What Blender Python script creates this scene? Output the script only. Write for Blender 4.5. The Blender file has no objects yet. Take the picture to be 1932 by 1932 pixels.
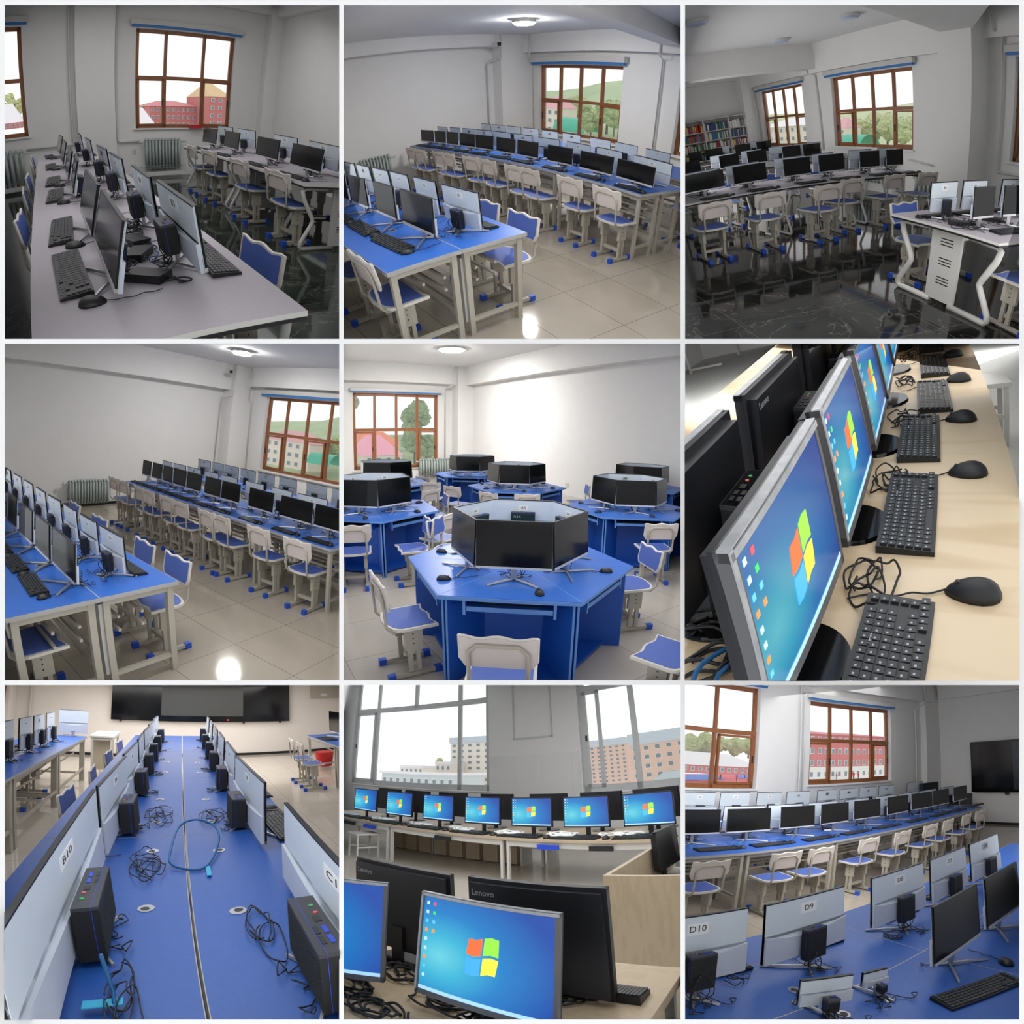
LIGHTS = [((1, 28), dict(d0=2.5, d1=6, width=1.8)), ((1, 60), dict(d0=6.5, d1=11, width=4)),
          ((2, 38), dict(d0=2.5, d1=4.5, width=1.6)), ((2, 10), dict(d0=4, d1=7, width=2, side='left')),
          ((3, 26), dict(d0=2.5, d1=4.5, width=1.6)), ((3, 110), dict(d0=8, d1=13.5, width=3, side='left')), ((3, 18), dict(d0=3, d1=6, width=2, side='right')),
          ((4, 40), dict(d0=2.5, d1=5, width=2)), ((4, 10), dict(d0=4, d1=8, width=2, side='left')),
          ((5, 125), dict(d0=2.5, d1=8, width=3)), ((5, 25), dict(d0=5, d1=12, width=3, side='left')),
          ((6, 3), dict(d0=.8, d1=2.2, width=.8)), ((6, 18), dict(d0=2.4, d1=5, width=2)), ((6, 190), dict(d0=4.0, d1=8, width=4, tilt=25)),
          ((7, 14), dict(d0=1.5, d1=4, width=1.2)), ((7, 36), dict(d0=4, d1=8, width=2.5)), ((7, 150), dict(d0=8, d1=12, width=5, col=(1, .97, .93))),
          ((8, 27), dict(d0=2, d1=5, width=1.6)), ((8, 125), dict(d0=5, d1=9, width=4)),
          ((9, 26), dict(d0=2.5, d1=6, width=2)), ((9, 34), dict(d0=6, d1=9, width=3)), ((9, 40), dict(d0=9, d1=13.5, width=3)), ((9, 160), dict(d0=5.5, d1=8.5, width=3, tilt=45))]
import bpy, bmesh, math, random
from mathutils import Vector, Matrix
PI = math.pi
random.seed(7)
sc = bpy.context.scene
COL = sc.collection

# ------------------------------------------------------------------ camera
# One wide-angle (stereographic) lens looks into nine rooms set side by side like cells of a
# display case.  theta(r) = 2 atan(r / 2f), written as a lens polynomial.
LS = 820.0            # focal length in pixels of a 1932 px frame
SENS = 36.0
MMPX = SENS / 1932.0
def fit_poly():
    # least squares fit of theta = k1 r + k2 r^2 + k3 r^3 + k4 r^4 (r in mm on the sensor)
    n = 4
    A = [[0.0]*n for _ in range(n)]; B = [0.0]*n
    for i in range(1, 400):
        rp = 1400.0*i/400
        rm = rp*MMPX; th = 2*math.atan(rp/(2*LS))
        row = [rm**(k+1) for k in range(n)]
        for a in range(n):
            B[a] += row[a]*th
            for b in range(n): A[a][b] += row[a]*row[b]
    for i in range(n):
        p = max(range(i, n), key=lambda q: abs(A[q][i]))
        A[i], A[p] = A[p], A[i]; B[i], B[p] = B[p], B[i]
        for j in range(i+1, n):
            f = A[j][i]/A[i][i]
            for k in range(i, n): A[j][k] -= f*A[i][k]
            B[j] -= f*B[i]
    x = [0.0]*n
    for i in range(n-1, -1, -1):
        x[i] = (B[i]-sum(A[i][k]*x[k] for k in range(i+1, n)))/A[i][i]
    return x
cam_d = bpy.data.cameras.new('camera')
cam = bpy.data.objects.new('camera', cam_d); COL.objects.link(cam); sc.camera = cam
cam.location = (0, 0, 0); cam.rotation_euler = (PI/2, 0, 0)
cam_d.type = 'PANO'
cam_d.sensor_fit = 'HORIZONTAL'; cam_d.sensor_width = SENS; cam_d.sensor_height = SENS
cam_d.panorama_type = 'FISHEYE_LENS_POLYNOMIAL'
k = fit_poly()
cam_d.fisheye_fov = math.radians(179)
cam_d.fisheye_polynomial_k0 = 0.0
cam_d.fisheye_polynomial_k1 = -k[0]; cam_d.fisheye_polynomial_k2 = -k[1]
cam_d.fisheye_polynomial_k3 = -k[2]; cam_d.fisheye_polynomial_k4 = -k[3]
cam_d.clip_start = 0.01; cam_d.clip_end = 500

# ------------------------------------------------------------------ sky, exposure
w = bpy.data.worlds.new('overcast_sky'); sc.world = w; w.use_nodes = True
bg = w.node_tree.nodes['Background']; bg.inputs[0].default_value = (0.97, 0.985, 1, 1); bg.inputs[1].default_value = 1.25
sc.view_settings.view_transform = 'Standard'; sc.view_settings.look = 'None'
sc.view_settings.exposure = 0.0; sc.view_settings.gamma = 1.0; sc.view_settings.use_curve_mapping = False
sc.cycles.use_denoising = True
sc.cycles.use_adaptive_sampling = True; sc.cycles.adaptive_threshold = .025
sc.cycles.max_bounces = 6; sc.cycles.diffuse_bounces = 3; sc.cycles.glossy_bounces = 3
sc.cycles.transparent_max_bounces = 12; sc.cycles.sample_clamp_indirect = 4.0

# ------------------------------------------------------------------ lens maths and the nine room frames
def pdir(px, py):
    x = px-966.0; y = 966.0-py; rho = math.hypot(x, y)+1e-12; th = 2*math.atan(rho/(2*LS))
    s = math.sin(th)/rho
    return Vector((s*x, math.cos(th), s*y))
def proj(v):
    n = v.length+1e-12; th = math.acos(max(-1, min(1, v.y/n))); rho = 2*LS*math.tan(min(th, 3.13)/2); h = math.hypot(v.x, v.z)+1e-12
    return 966+rho*v.x/h, 966-rho*v.z/h
POSE = {1: (-.204, -.108, .029, 1.411), 2: (-.627, -.186, .028, 1.868), 3: (-.693, -.101, .016, 1.699),
        4: (-.500, -.200, -.020, 2.004), 5: (-.590, -.188, -.017, 1.865), 6: (.202, -.514, .077, 1.501),
        7: (.027, -.311, .074, 1.760), 8: (-.969, -.165, .028, 1.854), 9: (-1.025, -.185, -.085, 2.071)}
XB = [(9, 640), (648.5, 1284), (1292.5, 1923)]; YB = [(9.5, 639.5), (648.5, 1283.5), (1292.5, 1923.5)]
PLACE = {1: 'top left view', 2: 'top middle view', 3: 'top right view', 4: 'middle left view', 5: 'centre view',
         6: 'middle right view', 7: 'bottom left view', 8: 'bottom middle view', 9: 'bottom right view'}
class Room:
    def __init__(s, n):
        s.n = n; c = (n-1) % 3; r = (n-1)//3
        s.ox, s.oy = 644*c, 644*r; s.bx, s.by = XB[c], YB[r]; s.place = PLACE[n]
        cx, cy = 324+c*642, 324+r*642
        F = pdir(cx, cy); R = (pdir(cx+1, cy)-pdir(cx-1, cy)).normalized(); U = R.cross(F).normalized()
        fr = Matrix((R, F, U)).transposed()
        yaw, pit, rol, h = POSE[n]
        ro = Matrix.Rotation(-rol, 3, 'Y') @ Matrix.Rotation(-pit, 3, 'X') @ Matrix.Rotation(-yaw, 3, 'Z')
        s.R = fr @ ro; s.c = Vector((0, 0, h)); s.cell = (F, R, U)
        s.M = s.R.to_4x4() @ Matrix.Translation(-s.c)
    def at(s, zx, zy, ax, val):      # point of the room plane x/y/z = val seen at a place of the photograph
        d = s.R.transposed() @ pdir(s.ox+zx/3, s.oy+zy/3); i = 'xyz'.index(ax)
        return s.c + d*((val-s.c[i])/d[i])
RM = {n: Room(n) for n in POSE}
CUR = RM[1]
def use(n):
    global CUR; CUR = RM[n]
def at(*a): return CUR.at(*a)

# added fill lights per room
def room_light(n, power, d0=2.0, d1=6.0, width=1.3, tilt=4.0, col=(1, 1, 1), side='top', off=14):
    r = RM[n]; xm = (r.bx[0]+r.bx[1])/2; ym = (r.by[0]+r.by[1])/2
    p = {'top': (xm, r.by[0]+off), 'left': (r.bx[0]+off, ym), 'right': (r.bx[1]-off, ym)}[side]
    q = {'top': (xm, r.by[0]+off+40), 'left': (r.bx[0]+off+40, ym), 'right': (r.bx[1]-off-40, ym)}[side]
    d = pdir(*p); e = (pdir(*q)-d); nrm = (e-d*e.dot(d)).normalized()
    wd = d.cross(nrm)
    a = math.radians(tilt); n2 = (nrm*math.cos(a)+d*math.sin(a)).normalized(); l2 = wd.cross(n2).normalized()
    L = bpy.data.lights.new('fill_light', 'AREA'); L.shape = 'RECTANGLE'; L.size = width; L.size_y = d1-d0
    L.energy = power; L.color = col
    o = bpy.data.objects.new('fill_light', L); COL.objects.link(o)
    z = -n2; y = l2; x = y.cross(z)
    m = Matrix((x, y, z)).transposed().to_4x4(); m.translation = d*((d0+d1)/2)+n2*.02
    o.matrix_world = m
for args in LIGHTS: room_light(*args[0], **args[1])

# ------------------------------------------------------------------ materials
MATS = {}
def mat(name, col, rough=.5, metal=0, emit=0, noise=0, scale=8, spec=.5, alpha=1, bump=0, coat=0, stretch=(1, 1, 1)):
    if name in MATS: return MATS[name]
    m = bpy.data.materials.new(name); m.use_nodes = True; nt = m.node_tree; b = nt.nodes['Principled BSDF']
    c = (*col, 1); b.inputs['Base Color'].default_value = c
    b.inputs['Roughness'].default_value = rough; b.inputs['Metallic'].default_value = metal
    b.inputs['Specular IOR Level'].default_value = spec; b.inputs['Alpha'].default_value = alpha
    if coat: b.inputs['Coat Weight'].default_value = coat; b.inputs['Coat Roughness'].default_value = .05
    if emit: b.inputs['Emission Color'].default_value = c; b.inputs['Emission Strength'].default_value = emit
    if noise or bump:
        tc = nt.nodes.new('ShaderNodeTexCoord'); mp = nt.nodes.new('ShaderNodeMapping'); mp.inputs['Scale'].default_value = stretch
        nz = nt.nodes.new('ShaderNodeTexNoise'); nz.inputs['Scale'].default_value = scale; nz.inputs['Detail'].default_value = 5
        nt.links.new(tc.outputs['Object'], mp.inputs[0]); nt.links.new(mp.outputs[0], nz.inputs[0])
        if noise:
            rp = nt.nodes.new('ShaderNodeValToRGB'); rp.color_ramp.elements[0].position = .3; rp.color_ramp.elements[1].position = .7
            rp.color_ramp.elements[0].color = (*[x*(1-noise) for x in col], 1); rp.color_ramp.elements[1].color = (*[min(1, x*(1+noise)) for x in col], 1)
            nt.links.new(nz.outputs[0], rp.inputs[0]); nt.links.new(rp.outputs[0], b.inputs['Base Color'])
        if bump:
            bm = nt.nodes.new('ShaderNodeBump'); bm.inputs['Strength'].default_value = bump; bm.inputs['Distance'].default_value = .02
            nt.links.new(nz.outputs[0], bm.inputs['Height']); nt.links.new(bm.outputs[0], b.inputs['Normal'])
    MATS[name] = m; return m
def srgb(*c): return tuple(((x/255+.055)/1.055)**2.4 if x > 10 else x/255/12.92 for x in c)
def tile_mat(name, col, tx, ty, ox, oy, grout, rough=.08, noise=.03, gw=.006, veins=None, spec=.5):
    m = bpy.data.materials.new(name); m.use_nodes = True; nt = m.node_tree; N = nt.nodes; L = nt.links; b = N['Principled BSDF']
    tc = N.new('ShaderNodeTexCoord'); sp = N.new('ShaderNodeSeparateXYZ'); L.new(tc.outputs['Object'], sp.inputs[0])
    def M(op, a, c=None):
        n = N.new('ShaderNodeMath'); n.operation = op
        for i, v in enumerate((a, c)):
            if v is None: continue
            if isinstance(v, (int, float)): n.inputs[i].default_value = v
            else: L.new(v, n.inputs[i])
        return n.outputs[0]
    def line(o, t, off):
        f = M('FRACT', M('DIVIDE', M('ADD', o, 1000*t-off), t)); d = M('MINIMUM', f, M('SUBTRACT', 1.0, f))
        return M('LESS_THAN', M('MULTIPLY', d, t), gw/2)
    g = M('MAXIMUM', line(sp.outputs[0], tx, ox), line(sp.outputs[1], ty, oy))
    nz = N.new('ShaderNodeTexNoise'); nz.inputs['Scale'].default_value = 2.5; nz.inputs['Detail'].default_value = 8
    L.new(tc.outputs['Object'], nz.inputs[0])
    rp = N.new('ShaderNodeValToRGB'); e = rp.color_ramp.elements
    e[0].position = .3; e[1].position = .7
    e[0].color = (*[x*(1-noise) for x in col], 1); e[1].color = (*[x*(1+noise) for x in col], 1)
    L.new(nz.outputs[0], rp.inputs[0]); out = rp.outputs[0]
    if veins:
        n2 = N.new('ShaderNodeTexNoise'); n2.inputs['Scale'].default_value = 1.6; n2.inputs['Detail'].default_value = 6; n2.inputs['Distortion'].default_value = 1.5
        L.new(tc.outputs['Object'], n2.inputs[0])
        v = M('ABSOLUTE', M('SUBTRACT', n2.outputs[0], .5)); v = M('LESS_THAN', v, .006)
        mx = N.new('ShaderNodeMix'); mx.data_type = 'RGBA'; L.new(v, mx.inputs[0]); L.new(out, mx.inputs[6]); mx.inputs[7].default_value = (*veins, 1); out = mx.outputs[2]
    mx = N.new('ShaderNodeMix'); mx.data_type = 'RGBA'; L.new(g, mx.inputs[0]); L.new(out, mx.inputs[6]); mx.inputs[7].default_value = (*grout, 1)
    L.new(mx.outputs[2], b.inputs['Base Color']); b.inputs['Roughness'].default_value = rough; b.inputs['Specular IOR Level'].default_value = spec
    return m
BEIGE = mat('beige_plastic', srgb(205, 200, 190), .45, noise=.02)
BPINK = mat('pale_pink_board', srgb(205, 195, 192), .5, noise=.02)
TUBE = mat('beige_steel', srgb(172, 166, 152), .4, noise=.02)
BLUEC = mat('blue_cap', srgb(30, 80, 190), .4, noise=.03)
SEATB = mat('blue_laminate', srgb(74, 98, 172), .5, noise=.04, scale=40)
DESKB = mat('blue_desktop', srgb(42, 98, 184), .38, noise=.05, scale=30)
DESKD = mat('blue_board', srgb(20, 78, 170), .45, noise=.04, scale=30)
DESKE = mat('desk_edge', srgb(165, 163, 160), .5, noise=.03)
GREYT = mat('grey_desktop', srgb(172, 165, 172), .42, noise=.03, scale=60)
WHT = mat('white_steel', srgb(205, 203, 198), .4, noise=.02)
BLK = mat('black_plastic', srgb(22, 22, 24), .45, noise=.1)
BLKG = mat('black_gloss', srgb(12, 13, 15), .12)
SCRN = mat('screen_glass', srgb(12, 13, 14), .13, spec=.28)
MWHT = mat('monitor_white', srgb(205, 214, 222), .4, noise=.015)
MWH2 = mat('monitor_lower', srgb(190, 196, 208), .45, noise=.02)
SILV = mat('silver', srgb(180, 180, 182), .3, .7, noise=.03)
CHIN = mat('silver_trim', srgb(205, 205, 208), .35, .3)
PCB = mat('pc_case', srgb(22, 23, 25), .7, noise=.2, scale=120)
PCT = mat('pc_top', srgb(52, 54, 58), .5, noise=.05)
PCBL = mat('pc_blue', srgb(30, 70, 200), .4)
KEYS = mat('keycaps', srgb(44, 46, 49), .45, noise=.1)
KEYB = mat('keyboard_case', srgb(20, 21, 23), .4, noise=.1)
WIRE = mat('black_cable', srgb(16, 17, 19), .5)
WIRB = mat('blue_cable', srgb(25, 95, 150), .5)
TAGB = mat('cyan_tag', srgb(40, 165, 205), .5)
PAPER = mat('paper', srgb(228, 230, 230), .7)
INK = mat('ink', srgb(30, 30, 34), .6)
WALLM = mat('white_paint', (.80, .79, .775), .85, noise=.012, scale=3)
WALLW = mat('warm_paint', (.84, .79, .75), .85, noise=.012, scale=3)
CEIL = mat('ceiling_paint', (.80, .80, .80), .9, noise=.01, scale=3)
WOODF = mat('window_wood', srgb(142, 88, 52), .4, noise=.12, scale=12)
ALU = mat('window_white', srgb(190, 192, 194), .4, noise=.02)
GLASS = mat('glass', (.9, .95, 1), .03, alpha=.07)
RADM = mat('radiator_paint', srgb(165, 175, 172), .4, noise=.02)
PIPE = mat('pipe_paint', srgb(208, 208, 206), .5, noise=.02)
BLIND = mat('blind_blue', srgb(50, 120, 190), .5, noise=.03)
RED = mat('red_plastic', srgb(200, 30, 35), .4)
GRN = mat('green_socket', srgb(60, 170, 90), .4)
PNK = mat('pink_socket', srgb(220, 90, 100), .4)

# ------------------------------------------------------------------ mesh building
def smooth_path(pts, closed=False, k=4):
    P = [Vector(p) for p in pts]; n = len(P); out = []
    for i in range(n if closed else n-1):
        a = P[i-1] if (closed or i > 0) else P[0]; b = P[i]; c = P[(i+1) % n]; d = P[(i+2) % n] if (closed or i+2 < n) else c
        for j in range(k): t = j/k; out.append(.5*((2*b)+(-a+c)*t+(2*a-5*b+4*c-d)*t*t+(-a+3*b-3*c+d)*t**3))
    if not closed: out.append(P[-1])
    return out
class MB:
    def __init__(s, S=(1, 1, 1)): s.v = []; s.f = []; s.mi = []; s.S = S
    def add(s, vs, fs, m=0):
        o = len(s.v); s.v += [tuple(v) for v in vs]; s.f += [tuple(i+o for i in f) for f in fs]; s.mi += [m]*len(fs)
    def box(s, a, b, m=0):
        x0, x1 = sorted((a[0], b[0])); y0, y1 = sorted((a[1], b[1])); z0, z1 = sorted((a[2], b[2]))
        s.add([(x0, y0, z0), (x1, y0, z0), (x1, y1, z0), (x0, y1, z0), (x0, y0, z1), (x1, y0, z1), (x1, y1, z1), (x0, y1, z1)],
              [(0, 3, 2, 1), (4, 5, 6, 7), (0, 1, 5, 4), (1, 2, 6, 5), (2, 3, 7, 6), (3, 0, 4, 7)], m); return s
    def prism(s, poly, ax, a, b, m=0, mtop=None):
        def P(u, v, t): return {'z': (u, v, t), 'y': (u, t, v), 'x': (t, u, v)}[ax]
        n = len(poly); o = len(s.v)
        s.v += [P(u, v, a) for u, v in poly]+[P(u, v, b) for u, v in poly]
        s.f.append(tuple(o+i for i in reversed(range(n)))); s.mi.append(m)
        s.f.append(tuple(o+n+i for i in range(n))); s.mi.append(m if mtop is None else mtop)
        for i in range(n): j = (i+1) % n; s.f.append((o+i, o+j, o+n+j, o+n+i)); s.mi.append(m)
        return s
    def tube(s, pts, r, n=6, m=0, closed=False):
        pts = [Vector(p) for p in pts]; N = len(pts); o = len(s.v); prev = None
        for i, p in enumerate(pts):
            t = ((pts[(i+1) % N] if closed or i < N-1 else p)-(pts[i-1] if closed or i > 0 else p)).normalized()
            a = prev if prev is not None else (Vector((0, 0, 1)) if abs(t.z) < .9 else Vector((1, 0, 0)))
            a = (a-t*a.dot(t))
            if a.length < 1e-4: a = Vector((1, 0, 0))-t*t.x
            a.normalize(); prev = a; b = t.cross(a)
            for k in range(n):
                g = 2*PI*k/n+PI/n; s.v.append(tuple(p+(a*math.cos(g)+b*math.sin(g))*r))
        for i in range(N if closed else N-1):
            for k in range(n):
                j = (i+1) % N
                s.f.append((o+i*n+k, o+i*n+(k+1) % n, o+j*n+(k+1) % n, o+j*n+k)); s.mi.append(m)
        if not closed:
            s.f.append(tuple(o+k for k in reversed(range(n)))); s.mi.append(m)
            s.f.append(tuple(o+(N-1)*n+k for k in range(n))); s.mi.append(m)
        return s
    def cyl(s, c, r, z0, z1, n=20, m=0, r2=None):
        r2 = r if r2 is None else r2; o = len(s.v)
        s.v += [(c[0]+r*math.cos(2*PI*k/n), c[1]+r*math.sin(2*PI*k/n), z0) for k in range(n)]
        s.v += [(c[0]+r2*math.cos(2*PI*k/n), c[1]+r2*math.sin(2*PI*k/n), z1) for k in range(n)]
        s.f += [tuple(o+k for k in reversed(range(n))), tuple(o+n+k for k in range(n))]; s.mi += [m, m]
        for k in range(n): s.f.append((o+k, o+(k+1) % n, o+n+(k+1) % n, o+n+k)); s.mi.append(m)
        return s
    def ell(s, c, r, nu=12, nv=8, m=0, zmin=None, fn=None):
        o = len(s.v)
        for j in range(nv+1):
            th = PI*j/nv
            for i in range(nu):
                ph = 2*PI*i/nu; x = c[0]+r[0]*math.sin(th)*math.cos(ph); y = c[1]+r[1]*math.sin(th)*math.sin(ph); z = c[2]+r[2]*math.cos(th)
                if zmin is not None: z = max(z, zmin)
                s.v.append(fn((x, y, z)) if fn else (x, y, z))
        for j in range(nv):
            for i in range(nu):
                a = o+j*nu+i; b = o+j*nu+(i+1) % nu; s.f.append((a, a+nu, b+nu, b)); s.mi.append(m)
        return s
    def grid(s, P, us, vs, m=0, hole=None):
        o = len(s.v); nu = len(us); s.v += [tuple(P(u, v)) for v in vs for u in us]
        for j in range(len(vs)-1):
            for i in range(nu-1):
                if hole and hole((us[i]+us[i+1])/2, (vs[j]+vs[j+1])/2): continue
                a = o+j*nu+i; s.f.append((a, a+1, a+nu+1, a+nu)); s.mi.append(m)
        return s
    def mesh(s, name, mats, smooth=False, T=None):
        me = bpy.data.meshes.new(name)
        vs = [(x*s.S[0], y*s.S[1], z*s.S[2]) for x, y, z in s.v]
        if T: vs = [tuple(T @ Vector(v)) for v in vs]
        me.from_pydata(vs, [], s.f)
        for m in (mats if isinstance(mats, (list, tuple)) else [mats]): me.materials.append(m)
        me.polygons.foreach_set('material_index', s.mi)
        if smooth: me.polygons.foreach_set('use_smooth', [True]*len(s.f))
        me.update(); return me
    def build(s, name, mats, parent=None, smooth=False, T=None):
        o = bpy.data.objects.new(name, s.mesh(name, mats, smooth, T)); COL.objects.link(o)
        if parent: o.parent = parent; CH.setdefault(parent.name, []).append(o)
        else: o.matrix_world = CUR.M
        ROOMOF[o.name] = CUR.n
        return o
ROOMOF = {}; CH = {}
USED = {}
def tag(o, label, cat, group=None, kind=None):
    label = label+', '+CUR.place
    k = label
    if k in USED and not group: USED[k] += 1
    USED.setdefault(k, 0)
    o['label'] = label; o['category'] = cat
    if group: o['group'] = group+' of the '+CUR.place
    if kind: o['kind'] = kind
    return o
def struct(o): o['kind'] = 'structure'; return o
def root(name):
    o = bpy.data.objects.new(name, None); COL.objects.link(o); o.empty_display_size = .1; return o
def dup(o, parent=None):
    c = o.copy(); COL.objects.link(c)
    if parent: c.parent = parent; CH.setdefault(parent.name, []).append(c)
    for ch in list(CH.get(o.name, [])): dup(ch, c)
    return c
def put(o, x, y, z, rz=0.0):
    o.matrix_world = CUR.M @ Matrix.Translation((x, y, z)) @ Matrix.Rotation(rz, 4, 'Z'); mark(o, CUR.n); return o
def mark(o, n):
    ROOMOF[o.name] = n
    for c in CH.get(o.name, []): mark(c, n)
PROTO = {}; FRESH = set()
def inst(key, maker):
    if key not in PROTO: PROTO[key] = maker(); FRESH.add(key)
    if key in FRESH: FRESH.discard(key); return PROTO[key]
    return dup(PROTO[key])
TXT = {}
def text_mesh(s, size, m, align='CENTER', spacing=1.0):
    k = (s, round(size, 4), m.name)
    if k in TXT: return TXT[k]
    cu = bpy.data.curves.new('t', 'FONT'); cu.body = s; cu.size = size; cu.align_x = align; cu.align_y = 'CENTER'; cu.extrude = .0004; cu.space_character = spacing
    cu.resolution_u = 2
    o = bpy.data.objects.new('t', cu); COL.objects.link(o)
    dg = bpy.context.evaluated_depsgraph_get(); me = bpy.data.meshes.new_from_object(o.evaluated_get(dg)); me.name = 'lettering'
    me.materials.clear(); me.materials.append(m)
    bpy.data.objects.remove(o); bpy.data.curves.remove(cu); TXT[k] = me; return me
def text_obj(s, size, m, parent, name='number', M=None, sx=1.0):
    o = bpy.data.objects.new(name, text_mesh(s, size, m)); COL.objects.link(o); o.parent = parent; CH.setdefault(parent.name, []).append(o)
    if M is not None: o.matrix_local = M @ Matrix.Diagonal((sx, 1, 1, 1))
    ROOMOF[o.name] = CUR.n
    return o
ORD = ['first', 'second', 'third', 'fourth', 'fifth', 'sixth', 'seventh', 'eighth', 'ninth', 'tenth', 'eleventh', 'twelfth', 'thirteenth', 'fourteenth', 'fifteenth']

_o = ['', 'first', 'second', 'third', 'fourth', 'fifth', 'sixth', 'seventh', 'eighth', 'ninth']
_t = ['tenth', 'eleventh', 'twelfth', 'thirteenth', 'fourteenth', 'fifteenth', 'sixteenth', 'seventeenth', 'eighteenth', 'nineteenth']
NTH = _o[1:]+_t+['twentieth']+['twenty-'+q for q in _o[1:]]+['thirtieth']+['thirty-'+q for q in _o[1:]]+['fortieth']+['forty-'+q for q in _o[1:]]
# ------------------------------------------------------------------ things
def Tilt(deg, z0): return Matrix.Translation((0, 0, z0)) @ Matrix.Rotation(-math.radians(deg), 4, 'X') @ Matrix.Translation((0, 0, -z0))
def monitor_white(W=.54, H=.32, g=.1, tilt=6, d=1.0, pc=True, detail=False, cable=True, seed=0, pcd=.045, pcz=0.0, pcm=None, pctext=None, pcw=.24):
    """white-backed flat monitor; screen towards -Y, panel from z=g to g+H; d scales the depth of stand and case"""
    r = root('monitor'); T = Tilt(tilt, g)
    w = W/2; S = (1, d, 1)
    MB(S).box((-w, -.014, g+.016), (w, -.004, g+H)).build('screen', SCRN, r, T=T)
    MB(S).box((-w, -.016, g), (w, 0, g+.018)).build('chin_bar', CHIN, r, T=T)
    m = MB(S); zr = g+H*.42
    m.box((-w, -.004, zr), (w, .004, g+H), 0)
    n = 10                         # curved ridge, the lower half stands proud of the upper
    pts = [(-w+2*w*i/n, zr-H*.10*math.sin(PI*i/n)+H*.03) for i in range(n+1)]
    m.prism([(-w, g)]+[(w, g)]+pts[::-1], 'y', -.004, .018, 1)
    m.box((-w, -.004, g), (w, .004, zr+H*.05), 0)
    m.build('back_shell', [MWHT, MWH2], r, T=T)
    e = MB(S)
    for x in (-w, w-.006): e.box((x, -.015, g), (x+.006, .002, g+H+.002))
    e.box((-w, -.015, g+H-.004), (w, .005, g+H+.003)); e.build('bezel', BLK, r, T=T)
    m2 = MB(S)
    m2.prism([(-.03, g+.12*H), (.03, g+.12*H), (.02, .015), (-.02, .015)], 'y', .022, .036)
    for sx in (-1, 1):              # two thin splayed feet
        a = Vector((0, .04, .012)); b = Vector((sx*W*.33, -.12, .005)); c = Vector((sx*W*.12, .13, .005))
        m2.tube([a, (a+b)/2+Vector((0, 0, .004)), b], .008, 5); m2.tube([a, c], .008, 5)
    m2.build('stand', SILV, r)
    if pc:
        bw, bh, bd = W*pcw, H*.52, pcd
        m = MB(S); z0 = g-.02+pcz; y0 = .03
        m.box((-bw/2, y0, z0), (bw/2, y0+bd, z0+bh-.012), 0); m.box((-bw/2, y0, z0+bh-.012), (bw/2, y0+bd, z0+bh), 1)
        m.box((-bw/2-.001, y0+bd*.73, z0+.0), (bw/2+.001, y0+bd*.75, z0+bh+.001), 2)
        if detail:
            for i in range(14):
                zz = z0+.01+(bh-.03)*i/14; m.box((-bw/2+.006, y0+bd, zz), (bw/2-.006, y0+bd+.002, zz+(bh-.03)/28), 0)
            for i in range(2):
                for j in range(2): m.box((-bw*.36+i*bw*.16, y0+bd*(.25+.3*j), z0+bh), (-bw*.36+i*bw*.16+bw*.12, y0+bd*(.25+.3*j)+bd*.16, z0+bh+.002), 3+(j == 0)*1)
            m.cyl((bw*.3, y0+bd*.3), bd*.09, z0+bh, z0+bh+.003, 10, 5); m.cyl((bw*.16, y0+bd*.3), bd*.09, z0+bh, z0+bh+.003, 10, 6)
            m.box((0, y0+bd*.25, z0+bh), (bw*.1, y0+bd*.5, z0+bh+.002), 3)
        m.build('mini_computer', [pcm or PCB, PCT, PCBL, BLK, PCBL, GRN, PNK], r, T=T)
        if pctext: text_obj(pctext, bh*.2, PAPER, r, 'lettering', T @ Matrix.Translation((bw*.25, y0+bd+.001, z0+bh*.78)) @ Matrix.Rotation(PI, 4, 'Z') @ Matrix.Rotation(PI/2, 4, 'X'))
        MB(S).box((-bw*.2, .015, z0+bh*.3), (bw*.2, .032, z0+bh*.8)).build('bracket', BLK, r, T=T)
    if cable:
        rnd = random.Random(seed); m = MB(S)
        for k in range(2 if H > .3 else 2):
            R = H*.17*(.8+.4*rnd.random()); cx = rnd.uniform(-.02, .02); cy = .06+rnd.uniform(-.01, .03)
            m.tube([(cx+R*math.cos(a)*(.9+.2*rnd.random()), cy+.02*math.sin(2*a+k), g*.5+R*.9+R*math.sin(a)-.02) for a in [2*PI*i/14 for i in range(14)]], .0032, 4, closed=True)
        for k in range(4):
            p = Vector((rnd.uniform(-.05, .05), .055, g-.02)); pts = [p]
            q = Vector((rnd.uniform(-.12, .12), rnd.uniform(.05, .16), .005)); pts += [Vector((p.x*.7+q.x*.3, .07, g*.45)), q]
            for i in range(4): pts.append(q+Vector((rnd.uniform(-.07, .07), rnd.uniform(-.03, .05), rnd.uniform(0, .02))))
            m.tube(smooth_path(pts, k=2), .0026, 4)
        m.build('cable_bundle', WIRE, r, smooth=True)
    return r
def add_number(mon, s, W, H, g, tilt, d=1.0, big=1.0):
    T = Tilt(tilt, g)
    z = g+H*.80; w = W*.085*big; h = H*.075*big
    o = MB((1, d, 1)).box((-w, .004, z-h), (w, .0055, z+h)).build('number_sticker', PAPER, mon, T=T)
    text_obj(s, h*1.5, INK, o, 'number', T @ Matrix.Translation((0, .0062*d, z)) @ Matrix.Rotation(PI, 4, 'Z') @ Matrix.Rotation(PI/2, 4, 'X'), sx=w/h*.62)
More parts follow.
